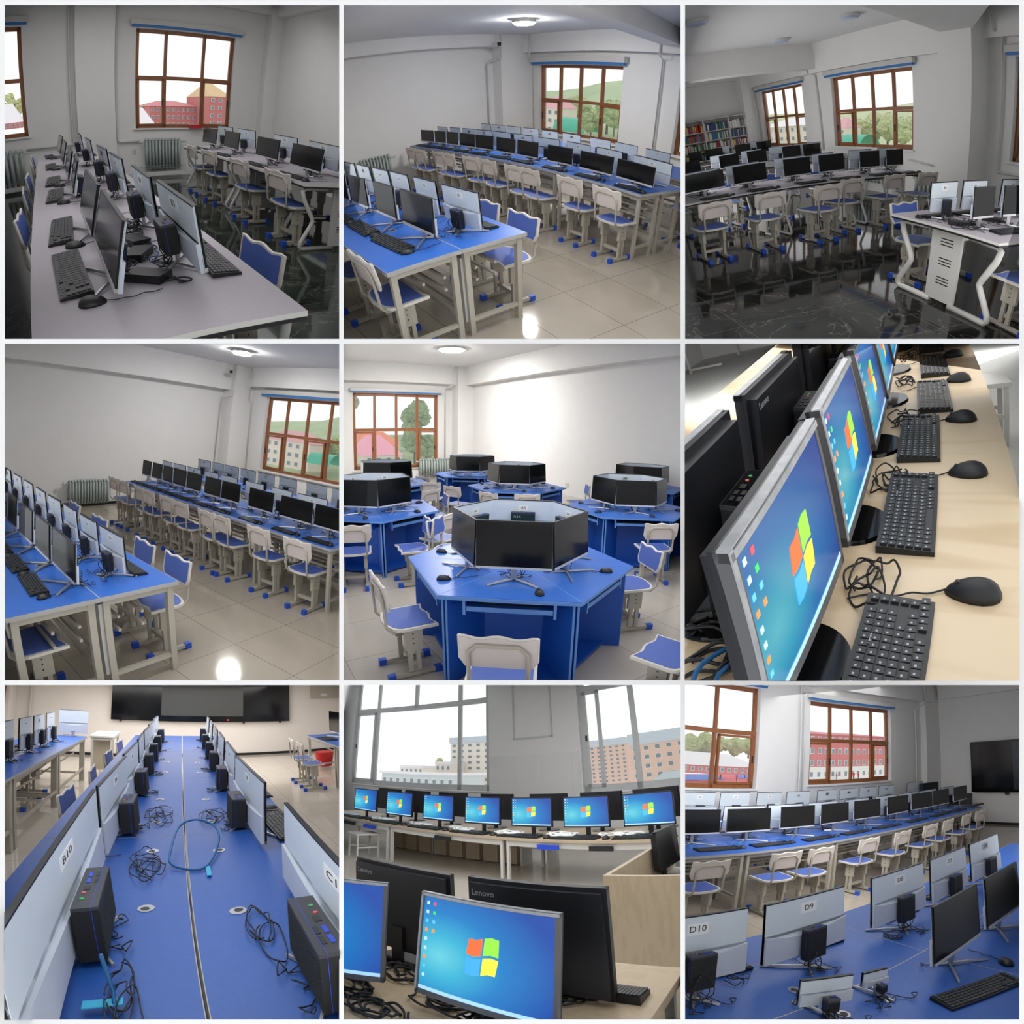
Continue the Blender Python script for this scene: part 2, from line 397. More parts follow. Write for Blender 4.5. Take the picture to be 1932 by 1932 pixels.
def keyboard(L=.44, D=.14, numpad=True, detail=False, H=.016, legend=False):
    r = root('keyboard')
    MB().prism([(-D/2, 0), (D/2, 0), (D/2, H*1.25), (-D/2, H*.7)], 'x', -L/2, L/2).build('case', KEYB, r)
    lg = MB(); m = MB(); cols = 15+(4 if numpad else 0); x0, x1 = -L*.485, L*.485; kx = (x1-x0)/(cols+1.0)
    for j in range(6):
        y = -D*.44+j*D*.148; z = H*(.72+.5*(j/6)) + .0005
        i = 0.0
        while i < cols+.6:
            wk = 1.0
            if j == 0 and 3 < i < 8: wk = 5.5
            if not (14.2 < i < 15.0 or (numpad and 17.9 < i < 18.2)) and not (j in (1, 2) and i > 15 and i < 17.6 and j == 2):
                a = x0+i*kx; m.box((a+.09*kx, y+.012*D, z-.002), (a+(wk-.09)*kx, y+D*.133, z+H*.34)); lg.box((a+.25*kx, y+.07*D, z+H*.34), (a+.5*kx, y+D*.10, z+H*.34+.0003))
            i += wk
    m.build('keys', KEYS, r)
    if legend: lg.build('key_legends', mat('legend_grey', srgb(170, 172, 175), .6), r)
    return r
def mouse(L=.115, Wd=.062, H=.036, cord=True, seed=0):
    r = root('computer_mouse')
    def f(p):
        x, y, z = p; return (x*(1-.18*y/(L/2)), y, max(z, 0)*(1-.25*(y/(L/2)))) if z > 0 else (x*(1-.18*y/(L/2)), y, 0)
    MB().ell((0, 0, 0), (Wd/2, L/2, H), 16, 12, fn=f).build('shell', BLK, r, smooth=True)
    MB().cyl((0, 0), .007, -.004, .004, 12).build('scroll_wheel', KEYS, r, T=Matrix.Translation((0, L*.28, H*.66)) @ Matrix.Rotation(PI/2, 4, 'Y'))
    if cord:
        rnd = random.Random(seed); pts = [Vector((0, L*.48, .006))]; x = 0
        for i in range(6):
            x += rnd.uniform(-.03, .01); pts.append(Vector((x, L*.5+.035*(i+1), .004+.004*(i % 2))))
        MB().tube(smooth_path(pts, k=3), .0022, 4).build('cord', WIRE, r, smooth=True)
    return r
def wavy(w, h, amp, n=14, sc=2):
    top = [(w/2-w*i/n, h+amp*math.cos(2*PI*sc*(i/n-.5))) for i in range(n+1)]
    return [(-w/2*.88, 0), (w/2*.88, 0), (w/2, h*.25)]+top+[(-w/2, h*.25)]
def chair(sx=1.0, sy=1.0, sz=1.0, hb=.80):
    """school chair facing +Y, seat 0.45 m"""
    r = root('school_chair'); S = (sx, sy, sz); w = .20; zs = .45
    def seatpoly(k):
        p = []
        for i in range(9): a = PI+PI*i/8; p.append((w*k*math.cos(a)*1.0, -.10*k+.10*k*math.sin(a)))
        for i in range(17): t = i/16; p.append((w*k*(1-2*t), .17*k+.011*k*math.cos(4*PI*(t-.5))))
        return p
    MB(S).prism(seatpoly(1), 'z', zs-.022, zs).build('seat', BEIGE, r)
    m = MB(S).prism(seatpoly(.90), 'z', zs, zs+.003)
    m.build('seat_pad', SEATB, r)
    T = Matrix.Translation((0, -.185*sy, .60*sz)) @ Matrix.Rotation(math.radians(9), 4, 'X')
    MB(S).prism(wavy(.40, .19, .009), 'y', -.012, .010).build('backrest', BPINK, r, T=T)
    MB(S).prism([(x*.93, .008+z*.92) for x, z in wavy(.40, .19, .009)], 'y', .010, .013).build('backrest_pad', SEATB, r, T=T)
    rim = [(x, z) for x, z in wavy(.40, .19, .009)]
    m = MB(S).tube([(x, 0, z) for x, z in rim], .011, 5, closed=True); m.build('backrest_rim', BEIGE, r, T=T)
    m = MB(S)
    pts = [(-.15, .02, zs-.03), (-.15, -.16, zs-.035), (-.155, -.205, zs+.01), (-.155, -.215, .60), (-.155, -.222, .70), (-.11, -.228, .745), (.11, -.228, .745), (.155, -.222, .70), (.155, -.215, .60), (.155, -.205, zs+.01), (.15, -.16, zs-.035), (.15, .02, zs-.03)]
    m.tube(pts, .012, 6); m.build('back_frame', TUBE, r, smooth=True)
    for s in (-1, 1):
        m = MB(S); x = s*.13
        m.box((x-.018, -.07, .24), (x+.018, .07, zs-.022)); m.box((x-.013, -.05, .05), (x+.013, -.015, .26)); m.box((x-.013, .015, .05), (x+.013, .05, .26))
        m.box((x-.016, -.19, .015), (x+.016, .19, .045))
        for zz in (.29, .33, .37): m.box((x+s*.018, -.012, zz), (x+s*.0185, .0, zz+.01), 1)
        m.build('leg', [TUBE, BLK], r)
        for y in (-.19, .19): MB(S).box((x-.022, y-.03, 0), (x+.022, y+.03, .052)).build('foot_cap', BLUEC, r)
    MB(S).box((-.13, -.018, .10), (.13, .018, .135)).build('crossbar', TUBE, r)
    return r
def blue_desk(L=1.2, D=.6, top=DESKB, edge=DESKE, holes=(.5,), legs=TUBE, hy=None, tz=.75, shelf=True, w=.04):
    """L along X, D along Y from the origin corner"""
    r = root('computer_desk'); hy = D-.15 if hy is None else hy
    m = MB(); m.box((0, 0, tz-.03), (L, D, tz-.001), 1); m.box((0.004, .004, tz-.001), (L-.004, D-.004, tz), 0); m.build('tabletop', [top, edge], r)
    for x in (.03, L-.03-w):
        for y in (.03, D-.03-w): MB().box((x, y, 0), (x+w, y+w, tz-.03)).build('leg', legs, r)
    m = MB()
    for x in (.03, L-.03-w):
        m.box((x+.005, .05, .12), (x+w-.005, D-.05, .15)); m.box((x+.005, .05, tz-.08), (x+w-.005, D-.05, tz-.03))
    m.box((.05, D-.06, .2), (L-.05, D-.03, .23)); m.box((.05, .04, tz-.08), (L-.05, .07, tz-.03)); m.box((.05, D-.07, tz-.08), (L-.05, D-.04, tz-.03))
    m.build('rail', legs, r)
    if shelf:
        m = MB()
        for z in (.45, .55): m.box((.05, D*.45, z), (L-.05, D*.45+.02, z+.02)); m.box((.05, D*.75, z), (L-.05, D*.75+.02, z+.02))
        m.build('shelf_rail', legs, r)
    for h in holes:
        m = MB(); m.cyl((h*L, hy), .038, tz, tz+.003, 20); m.cyl((h*L+.006, hy-.004), .02, tz+.003, tz+.0035, 14, 1); m.build('grommet', [SILV, BLK], r)
    return r
def grey_desk(L=1.4, D=.9, tz=.75, leg=.0, tube=.018):
    """grey top with curved white end frames; L along X, D along Y"""
    r = root('computer_desk')
    m = MB(); m.box((0, 0, tz-.022), (L, D, tz-.001), 0); m.box((.002, .002, tz-.04), (L-.002, D-.002, tz-.022), 1); m.box((.001, .001, tz-.001), (L-.001, D-.001, tz), 2)
    m.build('tabletop', [WHT, BLK, GREYT], r)
    for x in (.10, L-.13):
        m = MB(); m.box((x, D*.36, .04), (x+.03, D*.64, tz-.04), 0)
        for gz in (.20, .38, .56):
            for i in range(3):
                for xx in (x-.001, x+.03): m.box((xx, D*.43, gz+i*.028), (xx+.001, D*.55, gz+i*.028+.010), 1)
        m.build('end_panel', [WHT, BLK], r)
        for s in (-1, 1):
            def Y(t): return D/2+s*t*D
            pts = [(x+.015, Y(.20), tz-.05), (x+.015, Y(.43), tz-.06), (x+.015, Y(.46), tz-.09), (x+.015, Y(.44), tz-.18), (x+.015, Y(.35), tz*.50), (x+.015, Y(.335), tz*.44), (x+.015, Y(.36), tz*.36), (x+.015, Y(.45), .10), (x+.015, Y(.46), .05), (x+.015, Y(.44), .022), (x+.015, Y(.10), .02)]
            MB().tube(pts, tube, 8).build('curved_leg', WHT, r, smooth=True)
    m = MB(); m.box((.12, D*.40, tz-.12), (L-.12, D*.42, tz-.04)); m.box((.12, D*.58, tz-.12), (L-.12, D*.60, tz-.04)); m.build('under_rail', WHT, r)
    return r
def radiator(n=12, w=.8, h=.6, d=.12):
    """columns along X, standing back against +Y"""
    r = root('radiator'); p = w/n
    m = MB()
    for i in range(n):
        x = (i+.5)*p
        for y in (0, d): m.tube([(x, y, .04), (x, y, h-.04)], p*.36, 6)
        m.tube([(x, 0, h-.04), (x, d*.5, h), (x, d, h-.04)], p*.36, 6); m.tube([(x, 0, .04), (x, d*.5, 0), (x, d, .04)], p*.36, 6)
    m.build('columns', RADM, r, smooth=True)
    m = MB(); m.tube([(-.12, d/2, h-.06), (w+.12, d/2, h-.06)], .014, 6); m.tube([(-.12, d/2, .06), (w+.12, d/2, .06)], .014, 6)
    m.tube([(-.08, d/2, h-.09), (-.08, d/2, h-.02)], .022, 6); m.build('feed_pipe', PIPE, r, smooth=True)
    return r
def ceiling_lamp(rad=.22, on=8.0):
    r = root('ceiling_lamp')
    MB().cyl((0, 0), rad, -.05, 0, 32).build('base_ring', WHT, r)
    em = mat('lamp_lit', (1, .98, .95), .5, emit=on) if on else mat('lamp_unlit', srgb(185, 195, 215), .4)
    MB().cyl((0, 0), rad*.75, -.085, -.05, 32, r2=rad*.92).build('diffuser', em, r, smooth=False)
    return r
def pipe(pts, rad=.02, label='', cat='pipe', lbl=None):
    o = MB().tube(pts, rad, 8).build('heating_pipe', PIPE, None, smooth=True); tag(o, lbl or 'white painted heating pipe running along the wall', cat); return o
def cctv():
    r = root('security_camera')
    MB().cyl((0, 0), .012, -.16, 0, 8).build('bracket', WHT, r)
    MB().box((-.035, -.10, -.22), (.035, .05, -.15)).build('housing', WHT, r)
    MB().box((-.032, -.13, -.215), (.032, -.095, -.155)).build('lens', BLK, r)
    return r
# wall planes: axis 'y' means the plane y = c (a runs along x); axis 'x' the plane x = c (a runs along y); depth grows outwards
def PW(ax, c, sgn=1):
    return (lambda a, z, d=0.0: (a, c+sgn*d, z)) if ax == 'y' else (lambda a, z, d=0.0: (c+sgn*d, a, z))
def lin(a, b, step=.5):
    n = max(1, int(math.ceil(abs(b-a)/step))); return [a+(b-a)*i/n for i in range(n+1)]
def cuts(a, b, xs, step=.5):
    xs = sorted(set([a, b]+[x for x in xs if a < x < b])); out = [xs[0]]
    for p, q in zip(xs, xs[1:]): out += lin(p, q, step)[1:]
    return out
def wall(name, ax, c, a0, a1, z0, z1, holes=(), m=WALLM, sgn=1, dep=.22):
    P = PW(ax, c, sgn); us = cuts(a0, a1, [h[0] for h in holes]+[h[1] for h in holes]); vs = cuts(z0, z1, [h[2] for h in holes]+[h[3] for h in holes])
    mb = MB(); mb.grid(lambda u, v: P(u, v), us, vs, 0, hole=lambda u, v: any(h[0] < u < h[1] and h[2] < v < h[3] for h in holes))
    for h in holes:
        b0, b1, y0, y1 = h[:4]
        for (p, q) in (((b0, y0), (b1, y0)), ((b1, y0), (b1, y1)), ((b1, y1), (b0, y1)), ((b0, y1), (b0, y0))):
            n = 6; 
            for i in range(n):
                s0 = (p[0]+(q[0]-p[0])*i/n, p[1]+(q[1]-p[1])*i/n); s1 = (p[0]+(q[0]-p[0])*(i+1)/n, p[1]+(q[1]-p[1])*(i+1)/n)
                mb.add([P(*s0), P(*s1), P(*s1, dep), P(*s0, dep)], [(0, 1, 2, 3)])
    return struct(mb.build(name, m))
def bar(mb, P, a0, a1, z0, z1, d0, d1, m=0):
    p = P(a0, z0, d0); q = P(a1, z1, d1); n = max(1, int(max(abs(a1-a0), abs(z1-z0))/.6))
    for i in range(n):
        if abs(a1-a0) >= abs(z1-z0): mb.box(P(a0+(a1-a0)*i/n, z0, d0), P(a0+(a1-a0)*(i+1)/n, z1, d1), m)
        else: mb.box(P(a0, z0+(z1-z0)*i/n, d0), P(a1, z0+(z1-z0)*(i+1)/n, d1), m)
WN = [0]
def window(ax, c, a0, a1, z0, z1, mull, zt, sashes=(), fm=WOODF, fw=.06, sgn=1, d=.12, blind=True, upper=None):
    """frame with mullions at the positions mull, transom at zt; sashes: pairs of openings below the transom that carry an extra casement"""
    WN[0] += 1; P = PW(ax, c, sgn)
    fr = MB(); lo, hi = min(a0, a1), max(a0, a1)
    bar(fr, P, lo, hi, z0, z0+fw, d-.03, d+.03); bar(fr, P, lo, hi, z1-fw, z1, d-.03, d+.03)
    for a in (lo, hi-fw): bar(fr, P, a, a+fw, z0, z1, d-.03, d+.03)
    for a in mull: bar(fr, P, a-fw*.42, a+fw*.42, z0, z1, d-.03, d+.03)
    bar(fr, P, lo, hi, zt-fw*.5, zt+fw*.5, d-.04, d+.03)
    o = fr.build('window_%d' % WN[0], fm); struct(o)
    for (s0, s1, b0, b1) in sashes:
        m = MB(); e = fw*.55
        bar(m, P, s0, s1, b0, b0+e, d-.05, d+.01); bar(m, P, s0, s1, b1-e, b1, d-.05, d+.01); bar(m, P, s0, s0+e, b0, b1, d-.05, d+.01); bar(m, P, s1-e, s1, b0, b1, d-.05, d+.01)
        q = m.build('casement', fm, o)
        m = MB(); hz = (b0+b1)/2; m.box(P(s1-e*.8, hz-.06, d-.07), P(s1-e*.3, hz+.08, d-.05)); m.build('handle', BLK, q)
    pn = MB().grid(lambda u, v: P(u, v, d+.005), lin(lo, hi), lin(z0, z1)).build('pane', GLASS, o)
    sl = MB(); bar(sl, P, lo-.05, hi+.05, z0-.03, z0, -.05, .2); sl.build('sill', WALLM, o)
    o.matrix_world = CUR.M
    if blind:
        r = root('roller_blind'); m = MB(); bar(m, P, lo-.12, hi+.12, z1+.06, z1+.16, -.12, -.02); m.build('headbox', WHT, r)
        m = MB(); bar(m, P, lo-.1, hi+.1, z1+.015, z1+.065, -.10, -.05); m.build('blind_cloth', BLIND, r)
        r.matrix_world = CUR.M; ROOMOF[r.name] = CUR.n; tag(r, 'rolled-up blue blind above %s window' % WNAMES[WN[0]], 'blind')
    return o
WNAMES = {}
def beam(name, p, q, m=WALLM):
    mb = MB(); x0, y0, z0 = p; x1, y1, z1 = q; nx = max(1, int(abs(x1-x0)/.6)); ny = max(1, int(abs(y1-y0)/.6))
    for i in range(nx):
        for j in range(ny):
            mb.box((x0+(x1-x0)*i/nx, y0+(y1-y0)*j/ny, z0), (x0+(x1-x0)*(i+1)/nx, y0+(y1-y0)*(j+1)/ny, z1))
    return struct(mb.build(name, m))
def column(name, p, q, m=WALLM):
    mb = MB(); n = max(1, int(abs(q[2]-p[2])/.6))
    for i in range(n): mb.box((p[0], p[1], p[2]+(q[2]-p[2])*i/n), (q[0], q[1], p[2]+(q[2]-p[2])*(i+1)/n))
    return struct(mb.build(name, m))
def floor(x0, x1, y0, y1, m): return struct(MB().grid(lambda u, v: (u, v, 0), lin(x0, x1), lin(y0, y1)).build('floor', m))
def ceiling(x0, x1, y0, y1, z, m=CEIL): return struct(MB().grid(lambda u, v: (u, v, z), lin(x0, x1), lin(y0, y1)).build('ceiling', m))
# ------------------------------------------------------------------ outdoors
def building(c, L, D, H, wallm, roofm, rows, cols, ang=0, label='', roof='hip', winc=None, rh=None, group=None, base=None):
    r = root('building'); rh = H*.18 if rh is None else rh
    m = MB(); m.box((-L/2, -D/2, 0), (L/2, D/2, H), 0)
    if base: m.box((-L/2-.05, -D/2-.05, 0), (L/2+.05, D/2+.05, H*base), 1)
    m.build('wall', [wallm, WHT], r)
    e = L*.02; m = MB()
    if roof == 'hip': m.add([(-L/2-e, -D/2-e, H), (L/2+e, -D/2-e, H), (L/2+e, D/2+e, H), (-L/2-e, D/2+e, H), (-L/2+min(D*.5, L*.3), 0, H+rh), (L/2-min(D*.5, L*.3), 0, H+rh)], [(0, 1, 5, 4), (1, 2, 5), (2, 3, 4, 5), (3, 0, 4), (0, 3, 2, 1)])
    else: m.box((-L/2-e, -D/2-e, H), (L/2+e, D/2+e, H+rh))
    m.build('roof', roofm, r)
    wm = winc or mat('far_window', srgb(110, 122, 130), .3); proto = None
    cw, ch = L/cols, H/rows
    for i in range(rows):
        for j in range(cols):
            x = -L/2+(j+.5)*cw; z = (i+.30)*ch
            if proto is None:
                q = MB(); q.box((-cw*.24, -.06, 0), (cw*.24, .02, ch*.5), 1); q.box((-cw*.2, -.08, ch*.04), (cw*.2, .0, ch*.46), 0)
                proto = o = q.build('window', [wm, mat('far_frame', srgb(222, 222, 220), .6)], r)
            else:
                o = proto.copy(); COL.objects.link(o); o.parent = r; CH[r.name].append(o)
            o.location = (x, -D/2, z)
    put(r, c[0], c[1], c[2], ang); tag(r, label, 'building', group); return r
def tree(c, R, H, label, col=(.13, .2, .06), seed=1, trunk=True, n=9):
    rnd = random.Random(seed); r = root('tree'); m = MB()
    for k in range(n):
        a = rnd.uniform(0, 2*PI); q = rnd.uniform(0, .55)*R; s = rnd.uniform(.4, .62)*R; z = H*rnd.uniform(.45, .82)
        def f(p, cx=q*math.cos(a), cy=q*math.sin(a), cz=z):
            return tuple(p[i]+rnd.uniform(-.13, .13)*s for i in range(3))
        m.ell((q*math.cos(a), q*math.sin(a), z), (s, s, s*.9), 16, 11, fn=f)
    m.build('foliage', mat('leaf%d' % int(col[0]*1000), col, .8, noise=.35, scale=1.2/R*4, bump=.6), r)
    if trunk: MB().cyl((0, 0), R*.08, 0, H*.6, 8, r2=R*.05).build('trunk', mat('bark', (.12, .09, .06), .9, noise=.2), r)
    put(r, *c); tag(r, label, 'tree'); return r
def hill(x0, x1, y0, y1, z0, hf, m, name='hill'):
    mb = MB().grid(lambda u, v: (u, v, z0+hf(u, v)), lin(x0, x1, (x1-x0)/40), lin(y0, y1, (y1-y0)/10)); o = mb.build(name, m, smooth=True); return struct(o)
HILLM = mat('hill_green', (.24, .31, .17), .9, noise=.3, scale=.35)
GROUND = mat('yard_ground', (.55, .53, .5), .9, noise=.08, scale=.3)
FOLG = mat('grove', (.20, .28, .10), .9, noise=.4, scale=.8, bump=.5)
# ------------------------------------------------------------------ rows of monitors, keyboards, chairs
def mean(v): return sum(v)/len(v)
def row_monitors(axis, line, segs, face, g=.10, H=.32, tz=.75, names=None, row='', tilt=6, d=1.0, detail=False, pc=True, kb=None, cable=True, mwhat='white-backed monitor', order='from near end', start=0, big=1.0, wscale=1.0, mouse_side=1, pcd=.045, pcz=0.0):
    """axis 'y': the row runs along y at x = line.  face: the way the screens look, '-x' '+x' '-y' '+y'.
       kb = (distance from screen to keyboard centre, along offset, keyboard length, depth)"""
    rz = {'-y': 0, '+x': PI/2, '+y': PI, '-x': -PI/2}[face]
    W = round(mean([abs(b-a) for a, b in segs])*wscale, 2)
    un = {'-y': (0, -1), '+y': (0, 1), '-x': (-1, 0), '+x': (1, 0)}[face]; rt = (-un[1], un[0])
    for i, (a, b) in enumerate(segs):
        c = (a+b)/2; w1 = round(abs(b-a)*wscale, 2)
        key = ('mw', CUR.n, row, w1 if abs(w1-W) > .06 else W, H, g, tilt, d, detail, pc, i % 3)
        ww = w1 if abs(w1-W) > .06 else W
        o = inst(key, lambda: monitor_white(ww, H, g, tilt, d, pc, detail, cable, seed=i, pcd=pcd, pcz=pcz))
        x, y = (line, c) if axis == 'y' else (c, line)
        nm = names[i] if names and i < len(names) else None
        put(o, x, y, tz, rz+random.uniform(-.03, .03))
        if nm: add_number(o, nm, ww, H, g, tilt, d, big)
        mark(o, CUR.n)
        where = ('%s %s, %s' % (ORD[i+start], order, row))
        tag(o, ('%s %s, %s' % (mwhat, nm, where)) if nm else '%s, %s' % (mwhat, where), 'monitor', 'monitors in '+row)
        if kb:
            dk, ao, kl, kd = kb[:4]; j = random.uniform(-.02, .02)
            o = inst(('kb', round(kl, 2), round(kd, 2)), lambda: keyboard(kl, kd))
            put(o, x+un[0]*dk+rt[0]*(ao+j), y+un[1]*dk+rt[1]*(ao+j), tz+.001, rz+random.uniform(-.05, .05))
            tag(o, 'black keyboard, %s' % where, 'keyboard', 'keyboards in '+row)
            o = inst(('ms', round(kd, 2), round(kl, 2), i % 2), lambda: mouse(.115*kd/.14, .062*(kl/.44), .03, seed=i))
            mo = mouse_side*(kl*.5+.05*kl/.44)+ao
            md = kb[4] if len(kb) > 4 else dk
            put(o, x+un[0]*md+rt[0]*mo, y+un[1]*md+rt[1]*mo, tz+.001, rz+random.uniform(-.3, .3))
            tag(o, 'black mouse, %s' % where, 'mouse', 'mice in '+row)
def row_chairs(axis, line, segs, face, sx, sy, sz=1.0, row='', order='from near end', start=0, jit=.06):
    """face: the way a sitter looks"""
    rz = {'+y': 0, '-x': PI/2, '-y': PI, '+x': -PI/2}[face]
    for i, s in enumerate(segs):
        c = s if isinstance(s, (int, float)) else (s[0]+s[1])/2
        o = inst(('ch', round(sx, 2), round(sy, 2), round(sz, 2)), lambda: chair(sx, sy, sz))
        x, y = (line, c) if axis == 'y' else (c, line)
        if axis == 'y': x += random.uniform(-jit, jit)*.4
        else: y += random.uniform(-jit, jit)*.4
        put(o, x, y, 0, rz+random.uniform(-jit, jit))
        tag(o, 'school chair, %s %s, %s' % (ORD[i+start], order, row), 'chair', 'school chairs at '+row)
def row_desks(maker, key, axis, x0, y0, lens, D, label, row, rz=None, flip=False):
    p = y0 if axis == 'y' else x0
    for i, L in enumerate(lens):
        o = inst((key, CUR.n, round(L, 2), round(D, 2), flip), lambda: maker(L, D))
        if axis == 'y':
            if flip: put(o, x0+D, p, 0, PI/2)          # depth towards -x
            else: put(o, x0, p+L, 0, -PI/2)            # depth towards +x
        else:
            if flip: put(o, p+L, y0+D, 0, PI)
            else: put(o, p, y0, 0, 0)
        p += L
        tag(o, '%s, %s from near end, %s' % (label, ORD[i], row), 'desk', 'desks of '+row)

def blk(ax, val, x0, x1, yb, yt, depth, wallm, roofm, rows, cols, label, dang=0, **kw):
    """building whose front stands in the plane ax = val, between two places of the view"""
    p = at(x0, yb, ax, val); q = at(x1, yb, ax, val); t = at((x0+x1)/2, yt, ax, val); c = (p+q)/2
    L = (q-p).length; H = t.z-c.z; ang = {'y': 0, 'x': -PI/2}[ax]
    off = Vector((0, depth/2, 0)) if ax == 'y' else Vector((depth/2, 0, 0))
    return building((c.x+off.x, c.y+off.y, c.z), L, depth, H, wallm, roofm, rows, cols, ang+dang, label, **kw)
def trees(ax, val, pts, col, what, seed=0):
    for i, (zx, zy, rp, hp) in enumerate(pts):          # centre, base, radius and height in view pixels
        b = at(zx, zy, ax, val); e = at(zx+rp, zy, ax, val); t = at(zx, zy-hp, ax, val)
        tree(tuple(b), (e-b).length, (t.z-b.z)/.92, what+(', %s from the left' % ORD[i].replace('nearest', 'first') if len(pts) > 1 else ''), col, seed+i)
BRICK = mat('brick_red', srgb(186, 108, 104), .8, noise=.06); RRED = mat('roof_red', srgb(198, 108, 114), .6, noise=.05); RSAND = mat('roof_sand', srgb(205, 175, 125), .6)
SHED = mat('shed_white', srgb(225, 222, 220), .7); RPALE = mat('roof_pale', srgb(222, 218, 222), .5); CREAM = mat('cream_render', srgb(218, 210, 196), .8, noise=.03); RROSE = mat('roof_rose', srgb(210, 158, 163), .6)
APT = mat('apartment_orange', srgb(214, 182, 166), .8, noise=.05); APTC = mat('apartment_cream', srgb(222, 214, 204), .8, noise=.03); RBLUE = mat('roof_blue', srgb(186, 196, 206), .6); RORG = mat('roof_orange', srgb(228, 130, 95), .6)  # apartment tones paled to put the distance haze into the colour
# ------------------------------------------------------------------ black monitors with lit desktops
WPS = {}
def wall_paper(W, H, g, glow=1.0):
    k = (round(W, 2), round(H, 2), round(g, 2), glow)
    if k in WPS: return WPS[k]
    m = bpy.data.materials.new('desktop_wallpaper'); WPS[k] = m; m.use_nodes = True; nt = m.node_tree; N = nt.nodes; L = nt.links; b = N['Principled BSDF']
    tc = N.new('ShaderNodeTexCoord'); sp = N.new('ShaderNodeSeparateXYZ'); L.new(tc.outputs['Object'], sp.inputs[0])
    mp = N.new('ShaderNodeMapping'); mp.inputs['Location'].default_value = (.38, 0, -(g+H*.42)/(H*.75)); mp.inputs['Scale'].default_value = (1/(W*.85), 0, 1/(H*.75))
    L.new(tc.outputs['Object'], mp.inputs[0])
    ln = N.new('ShaderNodeVectorMath'); ln.operation = 'LENGTH'; L.new(mp.outputs[0], ln.inputs[0])
    rp = N.new('ShaderNodeValToRGB'); e = rp.color_ramp.elements; e[0].position = 0; e[0].color = (*srgb(110, 215, 232), 1); e[1].position = 1.0; e[1].color = (*srgb(28, 78, 172), 1)
    for p, c in ((.25, (60, 185, 220)), (.55, (25, 130, 205))): x = rp.color_ramp.elements.new(p); x.color = (*srgb(*c), 1)
    L.new(ln.outputs[1], rp.inputs[0]); L.new(rp.outputs[0], b.inputs['Emission Color']); b.inputs['Emission Strength'].default_value = glow
    b.inputs['Base Color'].default_value = (.01, .01, .012, 1); b.inputs['Roughness'].default_value = .25; return m
BEZ = mat('grey_bezel', srgb(95, 95, 97), .35, noise=.05); BACKB = mat('monitor_black', srgb(24, 25, 30), .42, noise=.1); FILM = mat('film', srgb(165, 167, 170), .15, noise=.15, scale=30)
def emi(n, c, e=1.0): return mat(n, c, .4, emit=e)
FLAGC = [emi('flag_red', srgb(235, 95, 50)), emi('flag_green', srgb(130, 200, 60)), emi('flag_blue', srgb(60, 150, 225)), emi('flag_yellow', srgb(250, 205, 60))]
ICONC = [emi('icon_white', srgb(170, 195, 205)), emi('icon_red', srgb(230, 70, 80)), emi('icon_green', srgb(60, 190, 90)), emi('icon_blue', srgb(90, 170, 230)), emi('icon_orange', srgb(240, 130, 60)), emi('task_bar', srgb(150, 190, 220))]
